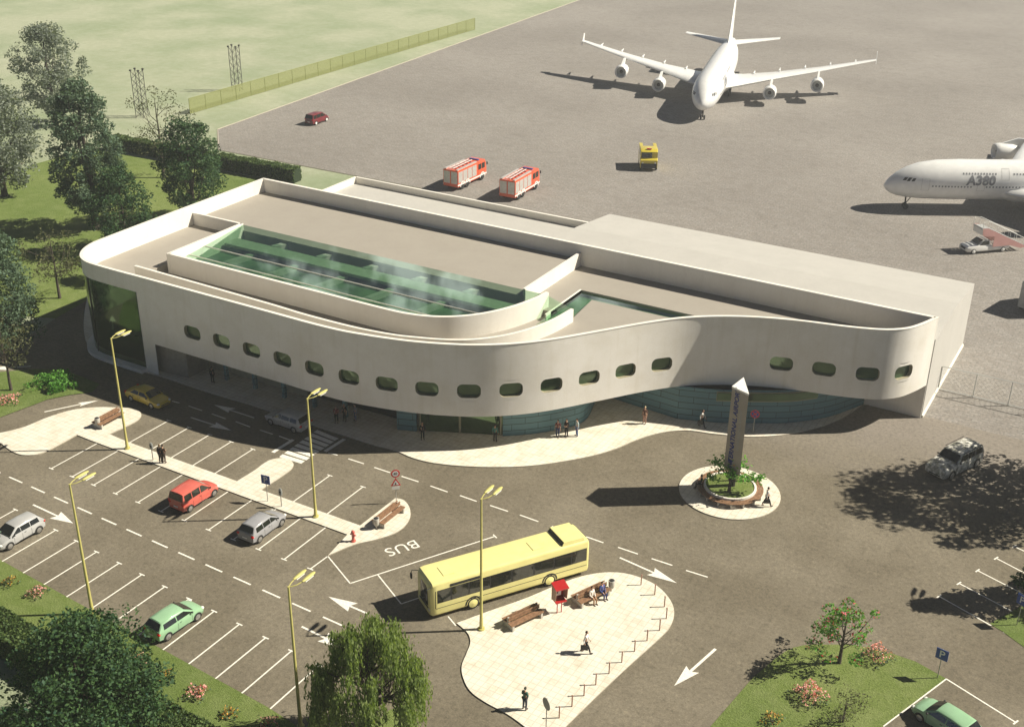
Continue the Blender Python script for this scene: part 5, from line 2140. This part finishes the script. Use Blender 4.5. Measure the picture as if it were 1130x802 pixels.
m.loft([[(x, s * y, z) for s, y, z in ((1, 0.88, 1.0), (1, w, zz - 0.06), (1, w * 0.8, zz), (-1, w * 0.8, zz), (-1, w, zz - 0.06), (-1, 0.88, 1.0))] for x, w, zz in ((-0.25, 0.86, 1.1), (-0.1, 0.74, 1.72), (0.75, 0.74, 1.74), (1.6, 0.84, 1.12))])
m.build('cabin', 'white', t, smooth=38)
m = MB()
m.add([(1.52, 0.76, 1.2), (1.52, -0.76, 1.2), (0.86, -0.66, 1.7), (0.86, 0.66, 1.7)], [(0, 1, 2, 3)])
for i, (x, y, z) in enumerate(m.v):
    m.v[i] = (x + 0.03, y, z + 0.03)
m.build('windscreen', 'carglass', t)
for s in (1, -1):
    m = MB()
    m.add([(0.0, s * 0.885, 1.12), (1.3, s * 0.885, 1.12), (0.78, s * 0.79, 1.62), (0.02, s * 0.79, 1.62)], [(0, 1, 2, 3)])
    m.build('side_window', 'carglass', t)
    for x in (2.1, -2.1):
        make_wheel(t, x, s * 0.86, 0.36, 0.22, 'signwhite', s)
    m = MB()
    m.ball((3.0, s * 0.7, 0.78), (0.1, 0.16, 0.1), 8, 6)
    m.build('headlight', 'headlight', t)
MB().box((3.06, 0, 0.72), (0.06, 1.0, 0.28)).build('grille', 'black', t)
# stair flank: high platform above the cab, steps falling to the rear
for s in (1, -1):
    m = MB()
    P = [(-0.45, 0.85), (-0.45, 2.2), (1.0, 2.35), (1.3, 2.5), (1.4, 3.4), (0.6, 3.35), (-5.4, 0.55), (-4.6, 0.35), (-3.0, 0.85)]
    tri_ = tessellate_polygon([[Vector((x, z, 0)) for x, z in P]])
    m.add([(x, s * 1.0, z) for x, z in P] + [(x, s * 1.05, z) for x, z in P], [tuple(q) for q in tri_] + [tuple(i + 9 for i in q) for q in tri_])
    m.build('stair_side', 'pink', t)
    m = MB()
    m.tube([(1.45, s * 1.02, 3.3), (1.45, s * 1.02, 4.2), (0.5, s * 1.02, 4.2), (-5.3, s * 1.02, 1.5), (-5.3, s * 1.02, 0.6)], 0.035, 6)
    for k in range(6):
        f = k / 6
        m.tube([(lerp(0.5, -5.3, f), s * 1.02, lerp(3.3, 0.6, f)), (lerp(0.5, -5.3, f), s * 1.02, lerp(4.2, 1.5, f))], 0.02, 5)
    m.build('handrail', 'signwhite', t)
m = MB()
n = 16
for k in range(n):
    x = lerp(0.4, -5.2, k / n)
    z = lerp(3.2, 0.55, k / n)
    m.box((x, 0, z), (0.36, 1.98, 0.05))
m.box((1.0, 0, 3.26), (0.9, 1.98, 0.06))
m.build('steps', 'planegrey', t)
m = MB()
m.box((1.35, 0, 2.95), (0.06, 1.96, 0.9))
m.build('platform_front', 'white', t)

# ---- small tug whose shadow and flank show at the right edge
t = thing('baggage_tractor', (*G(1147, 340), 0), rad(75), 'grey service vehicle cut by the right edge of the picture', 'service vehicle')
m = MB()
m.loft([rr_section(1.5, 0.5, 3.6, 0.12, -2.6, 2), rr_section(1.5, 0.5, 3.6, 0.12, 2.0, 2), rr_section(1.45, 0.5, 2.2, 0.12, 2.9, 2)])
m.build('body', 'planegrey', t)
for s in (1, -1):
    MB().box((1.2, s * 1.505, 2.6), (1.3, 0.03, 0.8)).build('side_window', 'carglass', t)
    for x in (-1.7, 1.7):
        make_wheel(t, x, s * 1.35, 0.5, 0.3, 'black', s)

# ================================================================== AIRLINERS
def make_plane(loc, rz, label, details=True, lateral_text=1):
    """local frame: x forward, nose tip at x=0, ground at z=0; loc is the nose gear contact"""
    t = thing('airliner', loc, rz, label, 'aeroplane', 'white four engined airliners')
    GX = -3.4
    o = -GX
    def S(x):
        return x + o
    m = MB()
    prof = [(0.0, 0.10, 3.3), (-0.35, 0.62, 3.35), (-0.9, 1.1, 3.45), (-1.8, 1.62, 3.65), (-3.0, 2.05, 3.88), (-4.6, 2.4, 4.1), (-7.0, 2.62, 4.25), (-10, 2.68, 4.3), (-30, 2.68, 4.3), (-35, 2.5, 4.5), (-40, 2.0, 4.95), (-44, 1.35, 5.4), (-47, 0.75, 5.75), (-48.5, 0.3, 5.9)]
    def sec(r):
        return r * 1.03
    rings = []
    for x, r, zc in prof:
        rings.append([(S(x), r * math.cos(a), zc + sec(r) * math.sin(a)) for a in np.linspace(0, 2 * PI, 33)[:-1]])
    m.loft(rings)
    fus = m.build('fuselage', 'plane', t, smooth=60)

    def on_fus(x, z, off=0.02, side=1):
        for i in range(len(prof) - 1):
            x0, r0, c0_ = prof[i]
            x1, r1, c1_ = prof[i + 1]
            if x1 <= x <= x0:
                f = (x0 - x) / (x0 - x1)
                r, zc = lerp(r0, r1, f), lerp(c0_, c1_, f)
                dz = max(-1, min(1, (z - zc) / (r * 1.03)))
                return (S(x), side * (math.sqrt(max(0, 1 - dz * dz)) * r + off), z)
        return (S(x), side, z)

    # wings
    def wing(P, nm, mat='plane'):
        """P: list of (x_le, y, z, chord, thickness)"""
        rr = []
        for x, y, z, c, th in P:
            rr.append([(S(x - c * f), y, z + th * g) for f, g in ((0, 0), (0.04, 0.45), (0.3, 0.8), (0.65, 0.5), (1.0, 0.02), (0.65, -0.25), (0.3, -0.4), (0.04, -0.3))])
        mm = MB()
        mm.loft(rr)
        return mm.build(nm, mat, t, smooth=50)
    for s in (1, -1):
        w = wing([(-15.2, s * 1.6, 3.0, 13.5, 1.1), (-17.2, s * 4.5, 3.3, 10.6, 0.95), (-21.5, s * 10.3, 4.0, 6.9, 0.7), (-26.6, s * 18.5, 5.0, 4.4, 0.45), (-32.6, s * 28.6, 6.5, 1.9, 0.2)], 'wing')
        mm = MB()
        for k in range(5):
            y = s * (6.5 + 4.6 * k)
            x = -24.6 - abs(y) * 0.42
            mm.tube([(S(x + 1.6), y, 3.2 + abs(y) * 0.1), (S(x - 1.0), y, 3.3 + abs(y) * 0.1)], [0.24, 0.08], 8)
        mm.build('flap_fairing', 'plane', w)
        mm = MB()
        mm.loft([[(S(-32.9 + a), s * (28.62 + d), 6.5 + b) for a, b in ((0.2, -0.7), (-1.9, -0.5), (-2.5, 1.25), (-1.5, 1.25))] for d in (0, 0.1)])
        mm.build('wing_tip_fence', 'plane', w)
        wing([(-40.6, s * 0.9, 6.3, 5.6, 0.5), (-45.9, s * 9.6, 7.0, 2.3, 0.2)], 'tailplane')
        for y, xe, z in ((10.3, -16.8, 2.35), (18.5, -22.1, 3.2)):
            mm = MB()
            R = 1.18
            rr = []
            for dx, r in ((0.0, R * 0.92), (-0.12, R), (-0.8, R * 1.06), (-2.6, R * 1.0), (-4.0, R * 0.66)):
                rr.append([(S(xe + dx), s * y + r * math.cos(a), z + r * math.sin(a)) for a in np.linspace(0, 2 * PI, 25)[:-1]])
            rin = []
            for dx, r in ((-4.0, R * 0.66), (-4.0, R * 0.4)):
                rin.append([(S(xe + dx), s * y + r * math.cos(a), z + r * math.sin(a)) for a in np.linspace(0, 2 * PI, 25)[:-1]])
            mm.loft(rr + rin[1:], caps=False)
            rin = []
            for dx, r in ((0.0, R * 0.92), (-0.1, R * 0.8), (-0.7, R * 0.74)):
                rin.append([(S(xe + dx), s * y + r * math.cos(a), z + r * math.sin(a)) for a in np.linspace(0, 2 * PI, 25)[:-1]][::-1])
            mm.loft(rin, caps=False)
            e = mm.build('engine', 'plane', t, smooth=50)
            mm = MB()
            mm.loft([[(S(xe + dx), s * y + r * math.cos(a), z + r * math.sin(a)) for a in np.linspace(0, 2 * PI, 25)[:-1]] for dx, r in ((-0.68, R * 0.76), (-0.72, R * 0.3))], caps=False)
            mm.build('fan', 'planegrey', e)
            mm = MB()
            mm.loft([[(S(xe + dx), s * y + r * math.cos(a), z + r * math.sin(a)) for a in np.linspace(0, 2 * PI, 15)[:-1]] for dx, r in ((-0.74, R * 0.3), (-0.5, R * 0.2), (-0.3, R * 0.03))])
            mm.build('spinner', 'darkmetal', e, smooth=50)
            mm = MB()
            mm.tube([(S(xe - 3.8), s * y, z), (S(xe - 5.0), s * y, z + 0.05)], [R * 0.42, R * 0.12], 14)
            mm.build('exhaust_cone', 'planegrey', e, smooth=50)
            mm = MB()
            zt = 4.0 if y < 12 else 5.0
            mm.loft([[(S(xe - 0.8), s * y + d, z + R), (S(xe - 3.6), s * y + d, z + R * 0.7), (S(xe - 6.4), s * y + d, zt - 0.1), (S(xe - 3.4), s * y + d, zt + 0.25)] for d in (-0.16, 0.16)])
            mm.build('pylon', 'plane', e)
        # main gear
        for gx, gy in ((-23.0, 2.2), (-26.0, 2.0)):
            mm = MB()
            mm.tube([(S(gx), s * gy, 2.6), (S(gx), s * gy, 0.5)], 0.16, 8)
            leg = mm.build('main_gear_leg', 'steel', t)
            for dx in (-0.75, 0.75):
                for dy in (-0.32, 0.32):
                    mm = MB()
                    mm.wheel((S(gx + dx), s * gy + dy, 0.5), 0.5, 0.32, 16)
                    mm.build('tyre', 'rubber', leg, smooth=45)
        # cockpit glazing
        for k, (xa, za, xb, zb_) in enumerate(((-2.3, 4.95, -2.0, 4.5), (-2.8, 4.98, -2.45, 4.45), (-3.3, 4.95, -3.05, 4.5))):
            wdt = 0.42
            P = [on_fus(xb, zb_, 0.02, s), on_fus(xb - wdt, zb_ + 0.06, 0.02, s), on_fus(xa - wdt * 0.9, za, 0.02, s), on_fus(xa, za - 0.04, 0.02, s)]
            mm = MB()
            mm.add(P, [(0, 1, 2, 3)])
            mm.build('cockpit_window', 'black', t)
        # central cockpit panes
        mm = MB()
        mm.add([on_fus(-1.95, 4.62, 0.02, s), on_fus(-1.72, 4.86, 0.02, s), (S(-2.05), s * 0.1, 5.27), (S(-1.62), s * 0.1, 4.98)], [(0, 1, 2, 3)])
        mm.build('cockpit_window', 'black', t)
        # doors
        for x, z0_, z1_ in ((-4.4, 3.35, 5.0), (-15.1, 4.95, 6.4), (-11.9, 3.4, 5.0)):
            mm = MB()
            w_, l_ = 1.05, 0.045
            for (xa, xb, za, zb_) in ((x, x - w_, z0_, z0_ + l_), (x, x - w_, z1_ - l_, z1_), (x, x - l_, z0_, z1_), (x - w_ + l_, x - w_, z0_, z1_)):
                nn = 5
                for q in range(nn):
                    zc0, zc1 = lerp(za, zb_, q / nn), lerp(za, zb_, (q + 1) / nn)
                    mm.add([on_fus(xa, zc0, 0.015, s), on_fus(xb, zc0, 0.015, s), on_fus(xb, zc1, 0.015, s), on_fus(xa, zc1, 0.015, s)], [(0, 1, 2, 3)])
            mm.build('cabin_door', 'panelline', t)
        if details and s == lateral_text:
            rows = [(-9.9 - 0.4 * k, 5.75) for k in range(12)] + [(-16.8 - 0.42 * k, 5.75) for k in range(14)] + [(-5.9 - 0.43 * k, 4.0) for k in range(13)] + [(-13.2 - 0.45 * k, 4.0) for k in range(16)]
            for x, z in rows:
                mm = MB()
                a = [on_fus(x + dx, z + dz, 0.015, s) for dx, dz in ((0.1, -0.1), (0.1, 0.12), (-0.1, 0.12), (-0.1, -0.1))]
                mm.add(a, [(0, 1, 2, 3)])
                mm.build('cabin_window', 'letters', t)
            mm = MB()
            X = Vector((-1, 0, 0)) if s > 0 else Vector((1, 0, 0))
            Mt = Matrix(((X.x, 0, 0, -12.3), (0, 0, s, 0), (0, 1, 0, 4.83), (0, 0, 0, 1)))
            mm.text('A380', 1.75, Mt, 0.0, 0.06, shear=0.12, fn=lambda v: on_fus(v.x, v.z, 0.03, s), width=1.02)
            mm.build('lettering', 'letters', fus)
    # belly fairing
    mm = MB()
    rr = []
    for x, w_, h_ in ((-13.5, 0.3, 0.2), (-15.5, 2.4, 1.3), (-18, 3.0, 1.9), (-26, 3.0, 1.9), (-30, 1.6, 1.0), (-32, 0.3, 0.2)):
        rr.append([(S(x), w_ * math.cos(a), 3.2 + h_ * math.sin(a)) for a in np.linspace(0, 2 * PI, 25)[:-1]])
    mm.loft(rr)
    mm.build('belly_fairing', 'plane', t, smooth=60)
    # fin
    mm = MB()
    rr = []
    for x, z, c, th in ((-37.4, 6.2, 9.4, 0.55), (-40.5, 9.4, 6.6, 0.4), (-44.8, 14.9, 3.3, 0.2)):
        rr.append([(S(x - c * f), th * g, z) for f, g in ((0, 0), (0.1, 0.5), (0.4, 0.6), (1, 0), (0.4, -0.6), (0.1, -0.5))])
    mm.loft(rr)
    mm.build('tail_fin', 'plane', t, smooth=50)
    # nose gear
    mm = MB()
    mm.tube([(0.1, 0, 2.2), (0, 0, 0.4)], 0.12, 8)
    mm.tube([(-0.9, 0, 2.1), (0, 0, 0.7)], 0.06, 6)
    leg = mm.build('nose_gear_leg', 'darkmetal', t)
    for dy in (-0.3, 0.3):
        mm = MB()
        mm.wheel((0, dy, 0.4), 0.4, 0.26, 16)
        mm.build('tyre', 'rubber', leg, smooth=45)
    return t


make_plane((-74.2, 195.5, 0), math.atan2(-0.968, 0.25), 'large white four engined airliner facing the camera at the top of the picture', True, 1)
ga = G(998, 230)
make_plane((ga[0], ga[1], 0), math.atan2(-0.503, -0.864), 'white airliner with large grey A380 lettering cut by the right edge of the picture', True, 1)


# ================================================================== PEOPLE
def skin_mesh(verts, edges, radii, sub=1):
    me = bpy.data.meshes.new('tmp')
    me.from_pydata([tuple(v) for v in verts], edges, [])
    ob = bpy.data.objects.new('tmp', me)
    COL.objects.link(ob)
    md = ob.modifiers.new('skin', 'SKIN')
    md.use_smooth_shade = True
    for i, r in enumerate(radii):
        sv = me.skin_vertices[0].data[i]
        sv.radius = (r, r)
        sv.use_root = (i == 0)
    ms = ob.modifiers.new('sub', 'SUBSURF')
    ms.levels = sub
    ms.render_levels = sub
    dg = bpy.context.evaluated_depsgraph_get()
    dg.update()
    ev = ob.evaluated_get(dg)
    m2 = ev.to_mesh()
    V = [tuple(v.co) for v in m2.vertices]
    Fc = [tuple(p.vertices) for p in m2.polygons]
    ev.to_mesh_clear()
    bpy.data.objects.remove(ob)
    bpy.data.meshes.remove(me)
    return V, Fc


_cm = {}


def cloth(c):
    k = tuple(c)
    if k not in _cm:
        _cm[k] = plain('cloth', c, 0.85, vary=0.15, scale=6)
    return _cm[k]


def person(loc, face, label, pose='stand', shirt=(0.3, 0.3, 0.3), pants=(0.03, 0.03, 0.04), hair=(0.03, 0.02, 0.015), sleeves=True, scale=1.0, group=None, arms='down'):
    t = thing('person', loc, face - PI / 2, label, 'person', group)
    t.scale = (scale,) * 3
    z0 = 0.0
    P = {}
    P['pel'] = (0, 0, 0.95)
    P['sp'] = (0, 0.01, 1.14)
    P['ch'] = (0, 0.0, 1.34)
    P['nk'] = (0, 0.0, 1.5)
    P['hb'] = (0, 0.015, 1.57)
    for s, n in ((1, 'R'), (-1, 'L')):
        P['sh' + n] = (0.175 * s, 0, 1.41)
        P['hp' + n] = (0.095 * s, 0, 0.9)
        if pose == 'stand':
            P['kn' + n] = (0.105 * s, 0.02, 0.5)
            P['an' + n] = (0.11 * s, -0.02, 0.09)
            P['to' + n] = (0.13 * s, 0.14, 0.035)
            if arms == 'down':
                P['el' + n] = (0.235 * s, -0.02, 1.13)
                P['wr' + n] = (0.25 * s, 0.06, 0.89)
            elif arms == 'front':
                P['el' + n] = (0.23 * s, 0.0, 1.14)
                P['wr' + n] = (0.12 * s, 0.2, 1.12)
            elif arms == 'back':
                P['el' + n] = (0.24 * s, -0.08, 1.14)
                P['wr' + n] = (0.09 * s, -0.17, 0.98)
        elif pose == 'walk':
            f = 1 if n == 'R' else -1
            P['kn' + n] = (0.1 * s, 0.16 * f + 0.06, 0.52)
            P['an' + n] = (0.1 * s, 0.33 * f, 0.1 if f > 0 else 0.16)
            P['to' + n] = (0.1 * s, 0.33 * f + 0.15, 0.06 if f > 0 else 0.035)
            P['el' + n] = (0.23 * s, -0.12 * f, 1.14)
            P['wr' + n] = (0.24 * s, -0.14 * f + 0.08, 0.91)
        else:
            P['kn' + n] = (0.11 * s, 0.42, 0.9)
            P['an' + n] = (0.11 * s, 0.42, 0.5)
            P['to' + n] = (0.12 * s, 0.57, 0.45)
            P['el' + n] = (0.22 * s, 0.06, 1.12)
            P['wr' + n] = (0.12 * s, 0.28, 1.0)
    drop = 0.42 if pose == 'sit' else 0.0
    P = {k: Vector((v[0], v[1], v[2] - drop)) for k, v in P.items()}
    rad_ = dict(pel=0.125, sp=0.115, ch=0.125, nk=0.05, hb=0.05, sh=0.06, el=0.042, wr=0.028, hp=0.085, kn=0.058, an=0.038, to=0.035)
    names = list(P)
    R = [rad_[k if k in rad_ else k[:2]] for k in names]
    ix = {k: i for i, k in enumerate(names)}
    E = [('pel', 'sp'), ('sp', 'ch'), ('ch', 'nk'), ('nk', 'hb')]
    for n in 'RL':
        E += [('ch', 'sh' + n), ('sh' + n, 'el' + n), ('el' + n, 'wr' + n), ('pel', 'hp' + n), ('hp' + n, 'kn' + n), ('kn' + n, 'an' + n), ('an' + n, 'to' + n)]
    V = [P[k] for k in names]
    ED = [(ix[a], ix[b]) for a, b in E]
    # palms and fingers
    for n, s in (('R', 1), ('L', -1)):
        w = P['wr' + n]
        d = (w - P['el' + n]).normalized()
        side = Vector((0, 1, 0)) if abs(d.y) < 0.8 else Vector((s, 0, 0))
        side = (side - d * side.dot(d)).normalized()
        palm = w + d * 0.06
        V.append(palm)
        R.append(0.03)
        pi = len(V) - 1
        ED.append((ix['wr' + n], pi))
        nrm_ = d.cross(side)
        for q, ln in ((-0.024, 0.065), (-0.008, 0.078), (0.008, 0.075), (0.024, 0.06)):
            b = palm + d * 0.04 + side * q
            c_ = b + d * ln * 0.6 + nrm_ * 0.004 * s
            e = c_ + (d * 0.7 - nrm_ * 0.5 * s).normalized() * ln * 0.5
            k0 = len(V)
            V += [b, c_, e]
            R += [0.009, 0.0085, 0.007]
            ED += [(pi, k0), (k0, k0 + 1), (k0 + 1, k0 + 2)]
        b = palm + side * 0.035 - d * 0.01
        k0 = len(V)
        V += [b, b + side * 0.02 + d * 0.03]
        R += [0.011, 0.009]
        ED += [(pi, k0), (k0, k0 + 1)]
    vv, ff = skin_mesh(V, ED, R)
    m = MB()
    m.add(vv, ff, 0)
    hc = P['hb'] + Vector((0, 0.02, 0.1))

    def hf(p):
        x, y, z = p
        if z < 0:
            x *= 1 + 0.28 * z
            y *= 1 + 0.1 * z
        return (x, y, z)
    m.ball(hc, (0.075, 0.095, 0.118), 16, 12, 0, hf)
    m.tube([tuple(hc + Vector((0, 0.09, 0.01))), tuple(hc + Vector((0, 0.118, -0.025)))], [0.008, 0.014], 6, 0)
    for s in (1, -1):
        m.ball(hc + Vector((0.077 * s, 0, -0.005)), (0.01, 0.02, 0.03), 6, 6, 0)
        m.ball(hc + Vector((0.03 * s, 0.083, 0.018)), (0.012, 0.012, 0.009), 6, 5, 1)
    m.box(hc + Vector((0, 0.09, -0.055)), (0.04, 0.012, 0.008), 0, 2)
    m.build('body', ['skin', 'black', 'taillight'], t, smooth=True)

    def garment(nm, keys, edges, grow, mat, extra=None):
        V2 = [P[k].copy() if k in P else extra[k] for k in keys]
        R2 = [(rad_[k if k in rad_ else k[:2]] if k in P else 0.05) + grow.get(k, grow.get(k[:2], 0.016)) for k in keys]
        j = {k: i for i, k in enumerate(keys)}
        a, b = skin_mesh(V2, [(j[x], j[y]) for x, y in edges], R2)
        mm = MB()
        mm.add(a, b)
        mm.build(nm, cloth(mat), t, smooth=True)
    ks = ['sp', 'ch', 'pel', 'shR', 'shL', 'elR', 'elL']
    es = [('sp', 'ch'), ('sp', 'pel'), ('ch', 'shR'), ('ch', 'shL'), ('shR', 'elR'), ('shL', 'elL')]
    if sleeves:
        ks += ['wrR', 'wrL']
        es += [('elR', 'wrR'), ('elL', 'wrL')]
    garment('jacket' if sleeves else 'shirt', ks, es, {'pel': 0.02, 'wr': 0.008}, shirt)
    garment('trousers', ['pel', 'hpR', 'hpL', 'knR', 'knL', 'anR', 'anL'], [('pel', 'hpR'), ('pel', 'hpL'), ('hpR', 'knR'), ('hpL', 'knL'), ('knR', 'anR'), ('knL', 'anL')], {'pel': 0.012, 'an': 0.02}, pants)
    for n in 'RL':
        a, b = P['an' + n], P['to' + n]
        mm = MB()
        mid = (a + b) / 2
        dd = (b - a)
        mm.ball((mid.x, mid.y, min(a.z, b.z) + 0.015), (0.048, 0.14, 0.045), 10, 6)
        mm.build('shoe', 'black', t, smooth=True)
    mm = MB()
    mm.ball(hc + Vector((0, -0.014, 0.018)), (0.085, 0.1, 0.118), 14, 10, 0, lambda p: (p[0], min(p[1], 0.55 + 0.5 * p[2]), max(p[2], -0.25 - 0.3 * (p[1] < -0.2))))
    mm.build('hair', cloth(hair), t, smooth=True)
    return t


def px_face(a):
    return rad(a)


BK, DK = (0.012, 0.012, 0.014), (0.03, 0.03, 0.035)
PEOPLE = [
    ((235, 422.5), KZ, 100, 'stand', BK, BK, 'person in black standing alone by the shaded shop front', {}),
    ((371.5, 466.6), KZ, -60, 'stand', (0.18, 0.04, 0.04), BK, 'person in a dark red top, left one of the shaded group of three', {'arms': 'front'}),
    ((380.6, 464.5), KZ, -90, 'stand', BK, BK, 'person in black with bare arms, middle one of the shaded group of three', {'sleeves': False, 'hair': (0.3, 0.25, 0.18)}),
    ((392.6, 464.5), KZ, -120, 'stand', (0.22, 0.24, 0.28), (0.05, 0.08, 0.2), 'person in a grey jacket and blue jeans, right one of the shaded group of three', {}),
    ((466.3, 484.8), KZ, -40, 'stand', BK, BK, 'person in dark clothes in the shade left of the entrance glazing', {}),
    ((546.3, 487.3), KZ, 100, 'stand', (0.05, 0.16, 0.13), BK, 'person in a dark green top facing the entrance glazing', {}),
    ((615.3, 482.3), KZ, -80, 'stand', (0.12, 0.03, 0.03), (0.03, 0.04, 0.1), 'person in a dark red shirt, left one of three at the shadow edge', {'sleeves': False}),
    ((625, 481.2), KZ, -100, 'stand', BK, BK, 'person in black with folded arms, middle one of three at the shadow edge', {'arms': 'front'}),
    ((636.5, 481), KZ, -130, 'stand', (0.45, 0.55, 0.55), (0.06, 0.12, 0.3), 'person in a pale shirt and blue jeans, right one of three at the shadow edge', {}),
    ((711, 467.3), KZ, -100, 'stand', (0.1, 0.04, 0.03), (0.35, 0.2, 0.15), 'fair haired person in a dark red top alone at the bright forecourt edge', {'hair': (0.6, 0.5, 0.3), 'sleeves': False}),
    ((774, 471), KZ, 0, 'walk', (0.6, 0.6, 0.57), BK, 'person in a white shirt walking with a case in the shade behind the totem', {'sleeves': True}),
    ((845.5, 558), KZ, 30, 'walk', (0.7, 0.7, 0.66), BK, 'person in a white shirt walking with a black case on the round island', {}),
    ((646, 719.5), KZ, 20, 'walk', (0.72, 0.72, 0.68), BK, 'person in a white shirt walking with a black case across the bus stop paving', {}),
    ((579, 782.3), KZ, 80, 'stand', (0.06, 0.14, 0.11), (0.04, 0.05, 0.07), 'person in a green jacket seen from behind at the bus stop, nearest the bottom', {'arms': 'front', 'hair': (0.05, 0.06, 0.04)}),
    ((177.7, 510.3), KZ, 95, 'stand', (0.03, 0.025, 0.02), (0.05, 0.04, 0.035), 'person in dark brown beside the parking meter, left one of the couple', {'hair': (0.15, 0.1, 0.05)}),
    ((181.4, 510.6), KZ, 100, 'stand', (0.06, 0.035, 0.02), (0.06, 0.04, 0.03), 'person in brown, right one of the couple on the paved strip', {'arms': 'front'}),
]
for p, z, face, pose, sh, pa, lab, kw in PEOPLE:
    x, y = G(*p, z)
    person((x, y, z), rad(face), lab, pose, sh, pa, **kw)
# seated people
bd = dirv((636, 667), (668, 652))
bc = np.array(G(652, 659.5, KZ))
ax = np.array([-math.sin(bd), math.cos(bd)])
sd = np.array([math.cos(bd), math.sin(bd)])
sgn = 1 if sd[1] < 0 else -1
for k, (sh, pa, lab) in enumerate((((0.75, 0.72, 0.66), (0.35, 0.2, 0.1), 'seated person in a white top on the bench right of the phone box'), ((0.05, 0.08, 0.25), (0.04, 0.05, 0.15), 'seated person in dark blue on the bench right of the phone box'))):
    p = bc + ax * (-0.25 + 0.95 * k) * (1 if ax[0] > 0 else -1) + sd * sgn * 0.34
    person((p[0], p[1], KZ - 0.02), math.atan2(*(sd * sgn)[::-1]), lab, 'sit', sh, pa)
a = rad(200)
person((PC[0] + 2.35 * math.cos(a), PC[1] + 2.35 * math.sin(a), KZ - 0.02), a, 'person in black sitting on the left side of the ring bench', 'sit', BK, BK)


def case(px, z, face, label):
    x, y = G(*px, z)
    a = rad(face) - PI / 2
    # hangs from the trailing hand
    off = Vector((-0.27, 0.26, 0)) if False else Vector((0.25, -0.06, 0))
    o = Matrix.Rotation(a, 3, 'Z') @ off
    t = thing('briefcase', (x + o.x, y + o.y, z + 0.42), a, label, 'briefcase')
    MB().box((0, 0, 0.17), (0.11, 0.5, 0.34)).build('case_body', 'black', t)
    MB().tube([(0, -0.08, 0.34), (0, -0.07, 0.42), (0, 0.07, 0.42), (0, 0.08, 0.34)], 0.012, 6).build('handle', 'black', t)


case((774, 471), KZ, 0, 'black case carried by the walking person in the shade behind the round planter')
case((845.5, 558), KZ, 30, 'black case carried by the walking person on the round island')
case((646, 719.5), KZ, 20, 'black case carried by the walking person on the bus stop paving')

# ================================================================== LIGHT, SKY, AIR
AZ = math.atan2(0.56, 0.828)
EL = rad(41.7)
sun_d = bpy.data.lights.new('sun', 'SUN')
sun_d.energy = 5.0
sun_d.angle = rad(0.5)
sun_d.color = (1.0, 0.93, 0.79)
sun = bpy.data.objects.new('sun', sun_d)
COL.objects.link(sun)
sun.rotation_euler = Vector((math.cos(AZ) * math.cos(EL), math.sin(AZ) * math.cos(EL), math.sin(EL))).to_track_quat('Z', 'Y').to_euler()

world = bpy.data.worlds.new('World')
scene.world = world
world.use_nodes = True
nt = world.node_tree
bg = nt.nodes['Background']
sky = nt.nodes.new('ShaderNodeTexSky')
sky.sky_type = 'NISHITA'
sky.sun_disc = False
sky.sun_elevation = EL
sky.sun_rotation = PI / 2 - AZ
sky.air_density = 0.25
sky.altitude = 3000
sky.dust_density = 0.1
tc = nt.nodes.new('ShaderNodeTexCoord')
cl = noise(nt, tc.outputs['Generated'], 16.0, 8, 0.62)
clouds = ramp(nt, cl, 0.5, 0.6)
vd = nt.nodes.new('ShaderNodeVectorMath')
vd.operation = 'DOT_PRODUCT'
vd.inputs[1].default_value = (-0.449, 0.779, 0.438)
nt.links.new(tc.outputs['Generated'], vd.inputs[0])
bank = ramp(nt, vd.outputs['Value'], 0.86, 0.97)
clouds = mixcol(nt, clouds, bank, 1.0, 'MULTIPLY')
col = mixcol(nt, sky.outputs[0], (14.0, 14.0, 13.5), clouds)
nt.links.new(col, bg.inputs['Color'])
bg.inputs['Strength'].default_value = 0.05

# pale air
hz = MB()
hz.box((-100, 400, 27.5), (1700, 1500, 57))
haze = hz.build('haze', [], None, kind='stuff')
hm = bpy.data.materials.new('pale_air')
hm.use_nodes = True
hm.node_tree.nodes.clear()
ho = hm.node_tree.nodes.new('ShaderNodeOutputMaterial')
hv = hm.node_tree.nodes.new('ShaderNodeVolumePrincipled')
hv.inputs['Color'].default_value = (0.93, 0.97, 1.0, 1)
hv.inputs['Density'].default_value = 0.00038
hv.inputs['Anisotropy'].default_value = 0.35
hm.node_tree.links.new(hv.outputs[0], ho.inputs['Volume'])
haze.data.materials.append(hm)

scene.view_settings.view_transform = 'Standard'
scene.view_settings.look = 'None'
scene.view_settings.exposure = 0.66
scene.view_settings.gamma = 1.0
scene.view_settings.use_curve_mapping = False
scene.render.engine = 'CYCLES'
scene.cycles.use_denoising = True
scene.cycles.max_bounces = 6
scene.cycles.transparent_max_bounces = 10
scene.cycles.volume_bounces = 1
bpy.context.view_layer.update()
